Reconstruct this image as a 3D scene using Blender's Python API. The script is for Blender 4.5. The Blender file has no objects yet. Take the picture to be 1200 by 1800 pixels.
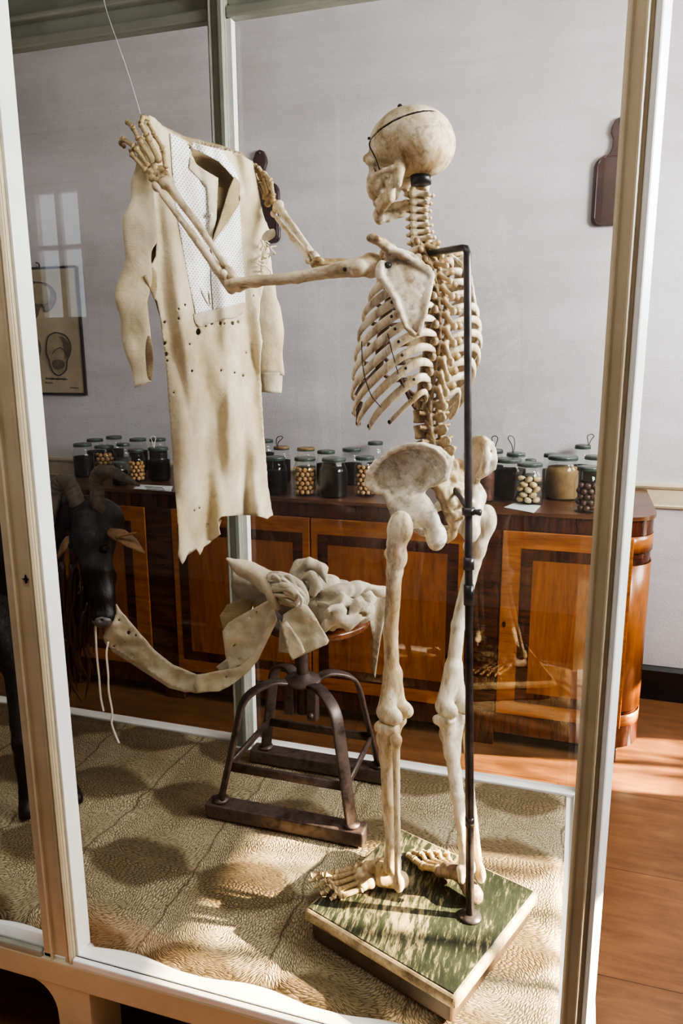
import bpy, bmesh, math, random
import numpy as np
from math import sin, cos, pi, radians, sqrt
from mathutils import Vector, Matrix, noise
from mathutils.geometry import delaunay_2d_cdt

random.seed(7)
rng = np.random.default_rng(7)
SC = bpy.context.scene
COL = SC.collection
V = Vector

# ------------------------------------------------------------------ camera
FPX = 1320.0                       # focal length in pixels of the 1200x1800 frame
EYE = V((0.0, 0.0, 1.5))
PITCH, YAW, ROLL = radians(12.1), radians(17.6), radians(-0.3)
FWD = V((-sin(YAW) * cos(PITCH), cos(YAW) * cos(PITCH), -sin(PITCH)))
_rt = V((cos(YAW), sin(YAW), 0.0))
_up = _rt.cross(FWD)
CR = _rt * cos(ROLL) + _up * sin(ROLL)
CU = -_rt * sin(ROLL) + _up * cos(ROLL)

def ray(x, y):
    return FWD + CR * ((x - 600) / FPX) - CU * ((y - 900) / FPX)

def at(x, y, Y):
    """world point seen at photo pixel (x, y), Y metres into the room"""
    d = ray(x, y)
    return EYE + d * (Y / d.y)

def on(x, y, z):
    """world point seen at photo pixel (x, y) at height z"""
    d = ray(x, y)
    return EYE + d * ((z - EYE.z) / d.z)

def vat(x, y, p, n):
    """world point seen at photo pixel on the plane through p with normal n"""
    d = ray(x, y)
    return EYE + d * ((p - EYE).dot(n) / d.dot(n))

cam_data = bpy.data.cameras.new('camera')
cam = bpy.data.objects.new('camera', cam_data)
COL.objects.link(cam)
cam_data.sensor_fit = 'AUTO'
cam_data.sensor_width = 36.0
cam_data.lens = 36.0 * FPX / 1800.0
cam_data.clip_start = 0.02
cam_data.clip_end = 60
mw = Matrix((CR, CU, -FWD)).transposed().to_4x4()
mw.translation = EYE
cam.matrix_world = mw
SC.camera = cam

# ------------------------------------------------------------------ objects
WM = {}                            # world matrices, because parents are set without updates

def place(o, M=None, parent=None):
    M = M or Matrix.Identity(4)
    if parent is not None:
        o.parent = parent
        o.matrix_parent_inverse = WM[parent.name].inverted()
    o.matrix_basis = M
    WM[o.name] = M.copy()
    return o

def thing(name, label, cat, loc=(0, 0, 0), group=None):
    o = bpy.data.objects.new(name, None)
    COL.objects.link(o)
    o.empty_display_size = 0.05
    place(o, Matrix.Translation(loc))
    tag(o, label, cat, group)
    return o

def tag(o, label=None, cat=None, group=None, kind=None):
    if label: o['label'] = label
    if cat: o['category'] = cat
    if group: o['group'] = group
    if kind: o['kind'] = kind
    return o

def mesh(name, verts, faces, smooth=True, uvs=None):
    me = bpy.data.meshes.new(name)
    me.from_pydata([tuple(v) for v in verts], [], [tuple(f) for f in faces])
    if smooth:
        me.polygons.foreach_set('use_smooth', [True] * len(me.polygons))
    if uvs is not None:
        uv = me.uv_layers.new(name='UVMap')
        for l in me.loops:
            uv.data[l.index].uv = uvs[l.vertex_index]
    me.update()
    return me

def fixn(me):
    bm = bmesh.new(); bm.from_mesh(me)
    bmesh.ops.recalc_face_normals(bm, faces=bm.faces)
    bm.to_mesh(me); bm.free()
    return me

def obj(name, me, mat, parent=None, M=None):
    o = bpy.data.objects.new(name, me)
    COL.objects.link(o)
    if mat is not None:
        if len(me.materials) == 0:
            me.materials.append(mat)
    place(o, M, parent)
    return o

def mo(name, vf, mat, parent=None, smooth=True, M=None, uvs=None):
    me = fixn(mesh(name, vf[0], vf[1], smooth, uvs))
    return obj(name, me, mat, parent, M)

def bevel(o, w=0.003, seg=2, angle=40):
    m = o.modifiers.new('bevel', 'BEVEL')
    m.width = w; m.segments = seg; m.limit_method = 'ANGLE'; m.angle_limit = radians(angle)
    return o

def solidify(o, t, off=0.0):
    m = o.modifiers.new('solid', 'SOLIDIFY')
    m.thickness = t; m.offset = off
    return o

def subsurf(o, n=1):
    m = o.modifiers.new('sub', 'SUBSURF')
    m.levels = n; m.render_levels = n
    return o

def join(*parts):
    vs, fs = [], []
    for v, f in parts:
        b = len(vs)
        vs += [V(p) for p in v]
        fs += [tuple(i + b for i in q) for q in f]
    return vs, fs

def xf(vf, M):
    return [M @ V(p) for p in vf[0]], vf[1]

def box(lo, hi):
    x0, y0, z0 = lo; x1, y1, z1 = hi
    v = [V((x, y, z)) for z in (z0, z1) for y in (y0, y1) for x in (x0, x1)]
    f = [(0, 2, 3, 1), (4, 5, 7, 6), (0, 1, 5, 4), (2, 6, 7, 3), (0, 4, 6, 2), (1, 3, 7, 5)]
    return v, f

def structure(name, vf, mat, smooth=False):
    o = mo(name, vf, mat, None, smooth)
    o['kind'] = 'structure'
    return o

def catmull(pts, n=8, closed=False):
    pts = [V(p) for p in pts]
    out = []
    m = len(pts)
    rngi = range(m if closed else m - 1)
    for i in rngi:
        if closed:
            p0, p1, p2, p3 = pts[(i - 1) % m], pts[i], pts[(i + 1) % m], pts[(i + 2) % m]
        else:
            p1, p2 = pts[i], pts[i + 1]
            p0 = pts[i - 1] if i > 0 else p1 * 2 - p2
            p3 = pts[i + 2] if i + 2 < m else p2 * 2 - p1
        for k in range(n):
            t = k / n
            out.append(0.5 * ((2 * p1) + (p2 - p0) * t + (2 * p0 - 5 * p1 + 4 * p2 - p3) * t * t + (3 * p1 - p0 - 3 * p2 + p3) * t ** 3))
    if not closed:
        out.append(pts[-1])
    return out

def interp(vals, n):
    """resample a list of numbers (or tuples) to n samples"""
    a = np.array(vals, float)
    if a.ndim == 1: a = a[:, None]
    t = np.linspace(0, len(a) - 1, n)
    r = np.stack([np.interp(t, np.arange(len(a)), a[:, k]) for k in range(a.shape[1])], 1)
    return r

def sweep(pts, rad, n=10, ref=None, caps=True, round_ends=False, power=2.0, closed=False):
    """tube along pts; rad number, list of numbers or list of (a, b); a along ref-perp, b along ref"""
    pts = [V(p) for p in pts]
    m = len(pts)
    if not hasattr(rad, '__len__'): rad = [rad] * m
    rr = interp(rad, m)
    if rr.shape[1] == 1: rr = np.repeat(rr, 2, 1)
    vs, fs = [], []
    N = None
    for i, p in enumerate(pts):
        if closed:
            T = (pts[(i + 1) % m] - pts[i - 1]).normalized()
        else:
            T = (pts[min(i + 1, m - 1)] - pts[max(i - 1, 0)])
            T = T.normalized() if T.length > 1e-9 else V((0, 0, 1))
        if ref is not None:
            r_ = ref[i] if isinstance(ref, list) else V(ref)
            B = (V(r_) - T * V(r_).dot(T))
            B = B.normalized() if B.length > 1e-6 else T.orthogonal().normalized()
        else:
            if N is None: N = T.orthogonal().normalized()
            B = (N - T * N.dot(T)).normalized()
            N = B
        A = T.cross(B)
        for k in range(n):
            t = 2 * pi * k / n
            c, s = cos(t), sin(t)
            if power != 2.0:
                c = math.copysign(abs(c) ** (2 / power), c); s = math.copysign(abs(s) ** (2 / power), s)
            vs.append(p + A * (c * rr[i][0]) + B * (s * rr[i][1]))
    for i in range(m if closed else m - 1):
        j = (i + 1) % m
        for k in range(n):
            k2 = (k + 1) % n
            fs.append((i * n + k, i * n + k2, j * n + k2, j * n + k))
    if caps and not closed:
        if round_ends:
            for e, i0, sgn in ((pts[0], 0, -1), (pts[-1], m - 1, 1)):
                T = (pts[1] - pts[0]).normalized() if i0 == 0 else (pts[-1] - pts[-2]).normalized()
                b = len(vs)
                c = e + T * (sgn * min(rr[i0]) * 0.6)
                for k in range(n): vs.append(e + (vs[i0 * n + k] - e) * 0.7 + T * (sgn * min(rr[i0]) * 0.4))
                vs.append(c)
                for k in range(n):
                    k2 = (k + 1) % n
                    fs.append((i0 * n + k, i0 * n + k2, b + k2, b + k)); fs.append((b + k, b + k2, b + n))
        else:
            fs.append(tuple(range(n))[::-1]); fs.append(tuple(range((m - 1) * n, m * n)))
    return vs, fs

def lathe(prof, n=24, closed_top=True, closed_bot=True):
    vs, fs = [], []
    for r, z in prof:
        for k in range(n):
            t = 2 * pi * k / n
            vs.append(V((r * cos(t), r * sin(t), z)))
    for i in range(len(prof) - 1):
        for k in range(n):
            k2 = (k + 1) % n
            fs.append((i * n + k, i * n + k2, (i + 1) * n + k2, (i + 1) * n + k))
    if closed_bot: fs.append(tuple(range(n))[::-1])
    if closed_top: fs.append(tuple(range((len(prof) - 1) * n, len(prof) * n)))
    return vs, fs

def prism(poly, d, M=None):
    """extrude a list of 3D points along vector d"""
    n = len(poly); d = V(d)
    vs = [V(p) for p in poly] + [V(p) + d for p in poly]
    fs = [tuple(range(n))[::-1], tuple(range(n, 2 * n))]
    fs += [(i, (i + 1) % n, n + (i + 1) % n, n + i) for i in range(n)]
    return vs, fs

# ------------------------------------------------------------------ signed distance toolkit (surface nets)
def A3(p): return np.array([p[0], p[1], p[2]], np.float32)

def cap(P, a, b, ra, rb=None):
    rb = ra if rb is None else rb
    a, b = A3(a), A3(b)
    ab = b - a
    t = np.clip(((P - a) @ ab) / max(float(ab @ ab), 1e-12), 0, 1)
    return np.linalg.norm(P - a - t[:, None] * ab, axis=1) - (ra + (rb - ra) * t)

def ell(P, c, r, R=None):
    q = P - A3(c)
    if R is not None: q = q @ np.array(R, np.float32)
    r = np.array(r, np.float32)
    k0 = np.linalg.norm(q / r, axis=1); k1 = np.linalg.norm(q / (r * r), axis=1)
    return k0 * (k0 - 1) / np.maximum(k1, 1e-6)

def rbox(P, c, h, rad, R=None):
    q = P - A3(c)
    if R is not None: q = q @ np.array(R, np.float32)
    q = np.abs(q) - (np.array(h, np.float32) - rad)
    return np.linalg.norm(np.maximum(q, 0), axis=1) + np.minimum(q.max(1), 0) - rad

def smin(a, b, k):
    h = np.clip(0.5 + 0.5 * (b - a) / k, 0, 1)
    return b + (a - b) * h - k * h * (1 - h)

def ssub(a, b, k):                 # a minus b
    return -smin(-a, b, k)

def U(k, *ds):
    d = ds[0]
    for e in ds[1:]: d = smin(d, e, k)
    return d

def chain(P, pts, rs, k=0.004):
    d = None
    for i in range(len(pts) - 1):
        e = cap(P, pts[i], pts[i + 1], rs[i], rs[i + 1])
        d = e if d is None else np.minimum(d, e) if k == 0 else smin(d, e, k)
    return d

def poly2(Q, poly):
    """signed distance to a 2D polygon"""
    poly = np.array(poly, np.float32)
    d = np.full(len(Q), 1e9, np.float32); inside = np.zeros(len(Q), bool)
    n = len(poly)
    for i in range(n):
        a, b = poly[i], poly[(i + 1) % n]
        e = b - a; w = Q - a
        t = np.clip((w @ e) / max(float(e @ e), 1e-12), 0, 1)
        d = np.minimum(d, np.linalg.norm(w - t[:, None] * e, axis=1))
        c = ((a[1] > Q[:, 1]) != (b[1] > Q[:, 1]))
        xx = a[0] + (Q[:, 1] - a[1]) / (b[1] - a[1] + 1e-12) * (b[0] - a[0])
        inside ^= c & (Q[:, 0] < xx)
    return np.where(inside, -d, d)

def nz(P, s, seed=0):
    """cheap smooth value noise, about -1..1"""
    Q = P * s + seed * 17.31
    i = np.floor(Q).astype(np.int64); f = Q - i
    f = f * f * (3 - 2 * f)
    def h(a):
        n = a[:, 0] * 374761393 + a[:, 1] * 668265263 + a[:, 2] * 2147483647 + seed * 9176
        n = (n ^ (n >> 13)) * 1274126177
        return ((n ^ (n >> 16)) & 0xffff) / 32767.5 - 1
    r = 0
    for dx in (0, 1):
        for dy in (0, 1):
            for dz in (0, 1):
                w = (f[:, 0] if dx else 1 - f[:, 0]) * (f[:, 1] if dy else 1 - f[:, 1]) * (f[:, 2] if dz else 1 - f[:, 2])
                r = r + w * h(i + np.array([dx, dy, dz]))
    return r

def nets(fn, lo, hi, res):
    lo = np.array(lo, float) - res * 2; hi = np.array(hi, float) + res * 2
    n = np.maximum(np.ceil((hi - lo) / res).astype(int) + 1, 3)
    ax = [lo[i] + np.arange(n[i]) * res for i in range(3)]
    X, Y, Z = np.meshgrid(*ax, indexing='ij')
    P = np.stack([X.ravel(), Y.ravel(), Z.ravel()], 1).astype(np.float32)
    D = np.concatenate([fn(P[i:i + 400000]) for i in range(0, len(P), 400000)]).reshape(n).astype(np.float64)
    # keep the border outside
    for axs in range(3):
        sl = [slice(None)] * 3
        for e in (0, -1):
            sl[axs] = e
            D[tuple(sl)] = np.maximum(D[tuple(sl)], res * 0.5)
    s = D < 0
    c = [s[dx:n[0] - 1 + dx, dy:n[1] - 1 + dy, dz:n[2] - 1 + dz] for dx in (0, 1) for dy in (0, 1) for dz in (0, 1)]
    cnt = sum(a.astype(int) for a in c)
    act = (cnt > 0) & (cnt < 8)
    idx = -np.ones(act.shape, int)
    ijk = np.argwhere(act)
    idx[act] = np.arange(len(ijk))
    acc = np.zeros((len(ijk), 3)); wt = np.zeros(len(ijk))
    offs = [(dx, dy, dz) for dx in (0, 1) for dy in (0, 1) for dz in (0, 1)]
    for a in range(8):
        for b in range(a + 1, 8):
            oa, ob = np.array(offs[a]), np.array(offs[b])
            if np.abs(oa - ob).sum() != 1: continue
            da = D[tuple((ijk + oa).T)]; db = D[tuple((ijk + ob).T)]
            m = (da < 0) != (db < 0)
            t = np.where(m, da / np.where(m, da - db, 1), 0)
            p = oa + t[:, None] * (ob - oa)
            acc[m] += p[m]; wt[m] += 1
    vs = lo + (ijk + acc / wt[:, None]) * res
    fs = []
    for axs in range(3):
        u, v = (axs + 1) % 3, (axs + 2) % 3
        sl0 = [slice(1, -1)] * 3; sl0[axs] = slice(0, n[axs] - 1)
        sl1 = [slice(1, -1)] * 3; sl1[axs] = slice(1, n[axs])
        A_, B_ = s[tuple(sl0)], s[tuple(sl1)]
        e = np.argwhere(A_ != B_)
        if len(e) == 0: continue
        flip = A_[tuple(e.T)]
        base = e + np.array([0 if k == axs else 1 for k in range(3)])
        def g(du, dv):
            q = base.copy(); q[:, u] -= du; q[:, v] -= dv
            return idx[tuple(q.T)]
        quad = np.stack([g(1, 1), g(0, 1), g(0, 0), g(1, 0)], 1)
        quad[~flip] = quad[~flip][:, ::-1]
        fs.append(quad)
    fs = np.concatenate(fs)
    return vs, fs

def sdf_mesh(name, fn, lo, hi, res, smooth_iter=1):
    vs, fs = nets(fn, lo, hi, res)
    me = bpy.data.meshes.new(name)
    me.from_pydata(vs.tolist(), [], fs.tolist())
    me.polygons.foreach_set('use_smooth', [True] * len(me.polygons))
    if smooth_iter:
        bm = bmesh.new(); bm.from_mesh(me)
        for _ in range(smooth_iter):
            bmesh.ops.smooth_vert(bm, verts=bm.verts, factor=0.4, use_axis_x=True, use_axis_y=True, use_axis_z=True)
        bm.to_mesh(me); bm.free()
    me.update()
    return me

def islands_keep_largest(me):
    bm = bmesh.new(); bm.from_mesh(me)
    seen, groups = set(), []
    for v in bm.verts:
        if v in seen: continue
        st, g = [v], []
        seen.add(v)
        while st:
            w = st.pop(); g.append(w)
            for e in w.link_edges:
                o = e.other_vert(w)
                if o not in seen: seen.add(o); st.append(o)
        groups.append(g)
    groups.sort(key=len)
    for g in groups[:-1]: bmesh.ops.delete(bm, geom=g, context='VERTS')
    bm.to_mesh(me); bm.free()
    return me

def mirrored(me, M):
    """copy of a mesh with its vertices mapped by the (reflecting) matrix M"""
    m2 = me.copy()
    m2.transform(M)
    m2.flip_normals()
    return m2

# ------------------------------------------------------------------ cloth sheets cut from an outline
def inpoly(x, y, poly):
    c = False; n = len(poly)
    for i in range(n):
        x0, y0 = poly[i]; x1, y1 = poly[(i + 1) % n]
        if (y0 > y) != (y1 > y) and x < x0 + (y - y0) / (y1 - y0) * (x1 - x0): c = not c
    return c

def dense(poly, step):
    out = []
    n = len(poly)
    for i in range(n):
        a, b = V(poly[i]).to_2d(), V(poly[(i + 1) % n]).to_2d()
        k = max(1, int((b - a).length / step))
        for j in range(k): out.append(a.lerp(b, j / k))
    return out

def curve2(poly, n=5):
    """rounded closed outline"""
    return [(p.x, p.y) for p in catmull([V((p[0], p[1], 0)) for p in poly], n, True)]

def sheet(name, poly, fn, mat, parent=None, step=6.0, holes=(), thick=0.002, uvfn=None, jag=0.0):
    loops = [dense(poly, step)] + [[V(p).to_2d() for p in h] for h in holes]
    if jag:
        loops[0] = [p + V((random.uniform(-jag, jag), random.uniform(-jag, jag))) for p in loops[0]]
    pl = [(p.x, p.y) for p in loops[0]]
    hl = [[(p.x, p.y) for p in h] for h in loops[1:]]
    pts, edges = [], []
    for L in loops:
        b = len(pts); pts += L
        edges += [(b + i, b + (i + 1) % len(L)) for i in range(len(L))]
    xs = [p[0] for p in pl]; ys = [p[1] for p in pl]
    bd = np.array(pl + [q for h in hl for q in h])
    row = 0
    y = min(ys) + step * 0.4
    while y < max(ys):
        x = min(xs) + (step * 0.5 if row % 2 else 0)
        while x < max(xs):
            if inpoly(x, y, pl) and not any(inpoly(x, y, h) for h in hl) and np.min(np.hypot(bd[:, 0] - x, bd[:, 1] - y)) > step * 0.45:
                pts.append(V((x, y)))
            x += step
        y += step * 0.87; row += 1
    r = delaunay_2d_cdt(pts, edges, [], 0, 1e-5)
    v2, fs = r[0], r[2]
    keep = []
    for f in fs:
        cx = sum(v2[i].x for i in f) / len(f); cy = sum(v2[i].y for i in f) / len(f)
        if inpoly(cx, cy, pl) and not any(inpoly(cx, cy, h) for h in hl): keep.append(tuple(f))
    used = sorted({i for f in keep for i in f}); mp = {i: k for k, i in enumerate(used)}
    v3 = [fn(v2[i].x, v2[i].y) for i in used]
    uv = [uvfn(v2[i].x, v2[i].y) if uvfn else (v2[i].x * 0.001, v2[i].y * 0.001) for i in used]
    keep = [tuple(mp[i] for i in f) for f in keep]
    o = mo(name, (v3, keep), mat, parent, True, None, uv)
    if thick: solidify(o, thick)
    return o
# ------------------------------------------------------------------ materials
def lin(c):
    return tuple(((x / 255) / 12.92 if x / 255 <= 0.04045 else ((x / 255 + 0.055) / 1.055) ** 2.4) for x in c) + (1,)

class NT:
    def __init__(s, name):
        s.m = bpy.data.materials.new(name); s.m.use_nodes = True
        s.t = s.m.node_tree; s.b = s.t.nodes['Principled BSDF']; s.out = s.t.nodes['Material Output']
    def n(s, typ, **kw):
        nd = s.t.nodes.new(typ)
        for k, v in kw.items():
            if k in nd.inputs: nd.inputs[k].default_value = v
            else: setattr(nd, k, v)
        return nd
    def l(s, a, b): s.t.links.new(a, b)
    def coord(s, kind='Object', scale=(1, 1, 1), rot=(0, 0, 0), loc=(0, 0, 0)):
        tc = s.n('ShaderNodeTexCoord'); mp = s.n('ShaderNodeMapping')
        mp.inputs['Scale'].default_value = scale; mp.inputs['Rotation'].default_value = rot; mp.inputs['Location'].default_value = loc
        s.l(tc.outputs[kind], mp.inputs['Vector'])
        return mp.outputs['Vector']
    def noise(s, vec, scale, detail=4, rough=0.6, dist=0.0):
        n = s.n('ShaderNodeTexNoise'); n.inputs['Scale'].default_value = scale; n.inputs['Detail'].default_value = detail
        n.inputs['Roughness'].default_value = rough; n.inputs['Distortion'].default_value = dist
        if vec is not None: s.l(vec, n.inputs['Vector'])
        return n.outputs['Fac']
    def ramp(s, fac, stops, interp='LINEAR'):
        r = s.n('ShaderNodeValToRGB'); cr = r.color_ramp; cr.interpolation = interp
        while len(cr.elements) < len(stops): cr.elements.new(0.5)
        for e, (p, c) in zip(cr.elements, stops):
            e.position = p; e.color = c if len(c) == 4 else tuple(c) + (1,)
        s.l(fac, r.inputs['Fac'])
        return r.outputs['Color']
    def math(s, op, a, b=0.0, c=None, clamp=False):
        m = s.n('ShaderNodeMath', operation=op); m.use_clamp = clamp
        for i, v in enumerate((a, b) if c is None else (a, b, c)):
            if isinstance(v, (int, float)): m.inputs[i].default_value = v
            else: s.l(v, m.inputs[i])
        return m.outputs[0]
    def mix(s, fac, a, b, mode='MIX'):
        m = s.n('ShaderNodeMix', data_type='RGBA', blend_type=mode)
        for sock, v in ((m.inputs['Factor'], fac), (m.inputs[6], a), (m.inputs[7], b)):
            if isinstance(v, (int, float)): sock.default_value = v
            elif isinstance(v, tuple): sock.default_value = v if len(v) == 4 else v + (1,)
            else: s.l(v, sock)
        return m.outputs[2]
    def bump(s, h, strength=0.3, dist=0.002, prev=None):
        b = s.n('ShaderNodeBump'); b.inputs['Strength'].default_value = strength; b.inputs['Distance'].default_value = dist
        s.l(h, b.inputs['Height'])
        if prev is not None: s.l(prev, b.inputs['Normal'])
        s.l(b.outputs['Normal'], s.b.inputs['Normal'])
        return b.outputs['Normal']
    def color(s, c):
        if isinstance(c, tuple): s.b.inputs['Base Color'].default_value = c
        else: s.l(c, s.b.inputs['Base Color'])
    def rough(s, r, spec=None):
        if isinstance(r, (int, float)): s.b.inputs['Roughness'].default_value = r
        else: s.l(r, s.b.inputs['Roughness'])
        if spec is not None: s.b.inputs['Specular IOR Level'].default_value = spec
    def point(s, lo=0.42, hi=0.56):
        g = s.n('ShaderNodeNewGeometry')
        r = s.n('ShaderNodeMapRange'); r.inputs[1].default_value = lo; r.inputs[2].default_value = hi
        s.l(g.outputs['Pointiness'], r.inputs[0])
        return r.outputs[0]

def m_plain(name, c, rough=0.5, metal=0.0, spec=None):
    t = NT(name); t.color(lin(c)); t.rough(rough, spec); t.b.inputs['Metallic'].default_value = metal
    return t.m

def m_mottle(name, c1, c2, scale=8, rough=0.6, bump=0.2, bscale=120, bd=0.001, c3=None, metal=0, coord='Object', stretch=(1, 1, 1), spec=None):
    t = NT(name)
    v = t.coord(coord, stretch)
    f = t.noise(v, scale, 6, 0.65)
    st = [(0.32, lin(c1)), (0.66, lin(c2))]
    if c3: st = [(0.3, lin(c1)), (0.5, lin(c2)), (0.7, lin(c3))]
    t.color(t.ramp(f, st)); t.rough(rough, spec); t.b.inputs['Metallic'].default_value = metal
    if bump: t.bump(t.noise(v, bscale, 4), bump, bd)
    return t.m

def m_bone(name, light, mid, dark, seed=0.0, stain=0.5, zs=.38):
    t = NT(name)
    v = t.coord('Object', (1, 1, zs), loc=(seed, seed * .7, seed * .3))
    a = t.noise(v, 11, 7, 0.72, 0.8)
    b = t.noise(v, 46, 6, 0.72)
    c = t.ramp(a, [(0.26, lin(dark)), (0.41, lin(mid)), (0.57, lin(light))])
    sp = t.ramp(b, [(0.36, (1, 1, 1)), (0.5, (0, 0, 0))])
    c = t.mix(t.math('MULTIPLY', sp, stain), c, lin(dark))
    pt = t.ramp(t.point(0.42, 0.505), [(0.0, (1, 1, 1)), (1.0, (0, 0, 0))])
    c = t.mix(t.math('MULTIPLY', pt, 0.85), c, lin((58, 40, 24)))  # crevice shade painted into the bone colour by pointiness
    t.color(c); t.rough(0.42, 0.45)
    t.b.inputs['Subsurface Weight'].default_value = 0.0
    n = t.bump(b, 0.25, 0.002)
    t.bump(t.noise(v, 240, 3), 0.18, 0.0006, n)
    return t.m

M = {}
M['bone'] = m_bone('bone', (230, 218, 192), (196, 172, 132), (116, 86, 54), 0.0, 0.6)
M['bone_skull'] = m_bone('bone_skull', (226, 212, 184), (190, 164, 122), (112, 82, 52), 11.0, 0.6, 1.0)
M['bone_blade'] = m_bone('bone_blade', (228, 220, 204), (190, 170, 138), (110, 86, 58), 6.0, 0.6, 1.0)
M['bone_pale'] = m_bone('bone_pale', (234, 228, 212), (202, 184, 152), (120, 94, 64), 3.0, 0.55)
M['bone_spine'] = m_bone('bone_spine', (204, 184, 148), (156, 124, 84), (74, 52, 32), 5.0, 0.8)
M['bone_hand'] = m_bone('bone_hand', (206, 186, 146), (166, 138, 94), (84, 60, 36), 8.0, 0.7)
M['bone_shaded'] = m_bone('bone_shaded', (150, 134, 116), (112, 96, 82), (60, 48, 40), 2.0, 0.7)  # bone with shade put into its colour, for the right foot
M['cartilage'] = m_mottle('cartilage', (62, 40, 24), (104, 72, 42), 40, 0.5, 0.4, 150, 0.001)
M['tooth'] = m_plain('tooth', (214, 196, 156), 0.35)
M['black'] = m_mottle('black', (14, 13, 13), (32, 30, 30), 30, 0.4, 0.15)
M['wire'] = m_plain('wire', (52, 44, 38), 0.45, 0.6)
M['iron'] = m_mottle('iron', (44, 37, 36), (104, 90, 84), 18, 0.42, 0.35, 160, 0.0012, (72, 62, 60), 0.4)
M['pole'] = m_mottle('pole', (44, 41, 42), (96, 90, 90), 12, 0.30, 0.12, 90, 0.0008, None, 0.6)

def m_cloth(name, c1, c2, stain, weave=900, knit=False, wrinkle=0.25):
    t = NT(name)
    v = t.coord('Object')
    a = t.noise(v, 7, 5, 0.65)
    c = t.ramp(a, [(0.35, lin(c2)), (0.65, lin(c1))])
    st = t.ramp(t.noise(t.coord('Object', loc=(3, 1, 2)), 16, 4, 0.6), [(0.62, (0, 0, 0)), (0.76, (1, 1, 1))])
    c = t.mix(t.math('MULTIPLY', st, 0.45), c, lin(stain))
    w = t.n('ShaderNodeTexWave', wave_type='BANDS', bands_direction='Z'); w.inputs['Scale'].default_value = weave / 6.28 * (0.35 if knit else 1)
    w.inputs['Distortion'].default_value = 1.2; w.inputs['Detail'].default_value = 2; w.inputs['Detail Scale'].default_value = 2
    t.l(v, w.inputs['Vector'])
    if knit: c = t.mix(t.math('MULTIPLY', w.outputs['Fac'], 0.16), c, lin(stain))
    t.color(c); t.rough(0.9, 0.15)
    t.b.inputs['Sheen Weight'].default_value = 0.12
    n = t.bump(t.noise(v, 28, 4, 0.55, 0.8), wrinkle, 0.012)
    n = t.bump(w.outputs['Fac'], 0.12 if knit else 0.05, 0.0010, n)
    t.bump(t.noise(v, 420, 2), 0.25, 0.0012, n)
    return t.m
M['knit'] = m_cloth('knit_cotton', (222, 211, 186), (188, 170, 136), (138, 114, 80), 1700, True)
M['linen'] = m_cloth('linen', (206, 196, 174), (172, 158, 132), (132, 112, 84), 1300)
M['linen_grey'] = m_cloth('linen_grey', (196, 186, 166), (160, 148, 128), (112, 98, 80), 1300, False, 0.45)
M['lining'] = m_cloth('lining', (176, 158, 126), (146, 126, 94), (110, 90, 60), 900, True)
M['cord'] = m_plain('cord', (222, 214, 198), 0.9)

def m_dots():
    t = NT('dotted_bib')
    uv = t.coord('UV')
    def grid(s_, ox):
        mp = t.n('ShaderNodeMapping'); mp.inputs['Scale'].default_value = (1 / s_, 1 / s_, 1); mp.inputs['Location'].default_value = (ox, ox, 0)
        t.l(uv, mp.inputs['Vector'])
        fr = t.n('ShaderNodeVectorMath', operation='FRACTION'); t.l(mp.outputs['Vector'], fr.inputs[0])
        sb = t.n('ShaderNodeVectorMath', operation='SUBTRACT'); sb.inputs[1].default_value = (0.5, 0.5, 0.5); t.l(fr.outputs[0], sb.inputs[0])
        sx = t.n('ShaderNodeSeparateXYZ'); t.l(sb.outputs[0], sx.inputs[0])
        d = t.math('SQRT', t.math('ADD', t.math('MULTIPLY', sx.outputs[0], sx.outputs[0]), t.math('MULTIPLY', sx.outputs[1], sx.outputs[1])))
        return t.math('LESS_THAN', d, 0.145)
    d = t.math('MAXIMUM', grid(0.0105, 0.0), grid(0.0105, 0.5))
    base = t.ramp(t.noise(t.coord('Object'), 14, 5), [(0.35, lin((222, 218, 210))), (0.6, lin((246, 246, 246)))])
    t.color(t.mix(t.math('MULTIPLY', d, 0.85), base, lin((104, 90, 84))))
    t.rough(0.85, 0.2)
    n = t.bump(t.noise(t.coord('Object'), 30, 4), 0.25, 0.008)
    t.bump(d, 0.3, 0.0006, n)
    return t.m
M['dots'] = m_dots()

def m_wood(name, dark, light, axis='Z', scale=1.0, rough=0.28, coat=0.25, contrast=(0.35, 0.65), ring=26):
    t = NT(name)
    sc = {'X': (0.12, 1, 1), 'Y': (1, 0.12, 1), 'Z': (1, 1, 0.12)}[axis]
    v = t.coord('Object', tuple(k * scale for k in sc))
    a = t.noise(v, ring, 5, 0.65, 1.2)
    b = t.noise(v, ring * 7, 3, 0.6)
    f = t.math('ADD', t.math('MULTIPLY', a, 0.72), t.math('MULTIPLY', b, 0.28))
    t.color(t.ramp(f, [(contrast[0], lin(dark)), (contrast[1], lin(light))])); t.rough(rough, 0.4)
    t.b.inputs['Coat Weight'].default_value = coat; t.b.inputs['Coat Roughness'].default_value = 0.12
    t.bump(b, 0.08, 0.0006)
    return t.m
M['satinwood'] = m_wood('satinwood', (112, 62, 26), (160, 98, 46), 'Z')
M['satin_h'] = m_wood('satin_rail', (122, 70, 30), (172, 108, 52), 'X')
M['rosewood'] = m_wood('rosewood', (36, 17, 11), (92, 48, 30), 'X', 1.0, 0.26, 0.3, (0.38, 0.62), 34)
M['rosewood_v'] = m_wood('rosewood_upright', (36, 17, 11), (90, 46, 28), 'Z', 1.0, 0.26, 0.3, (0.38, 0.62), 34)
M['cab_top'] = m_wood('cabinet_top', (70, 42, 26), (112, 72, 44), 'X', 1, 0.3)
M['seatwood'] = m_wood('seat_wood', (74, 40, 24), (128, 78, 48), 'X', 1, 0.25)

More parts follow.
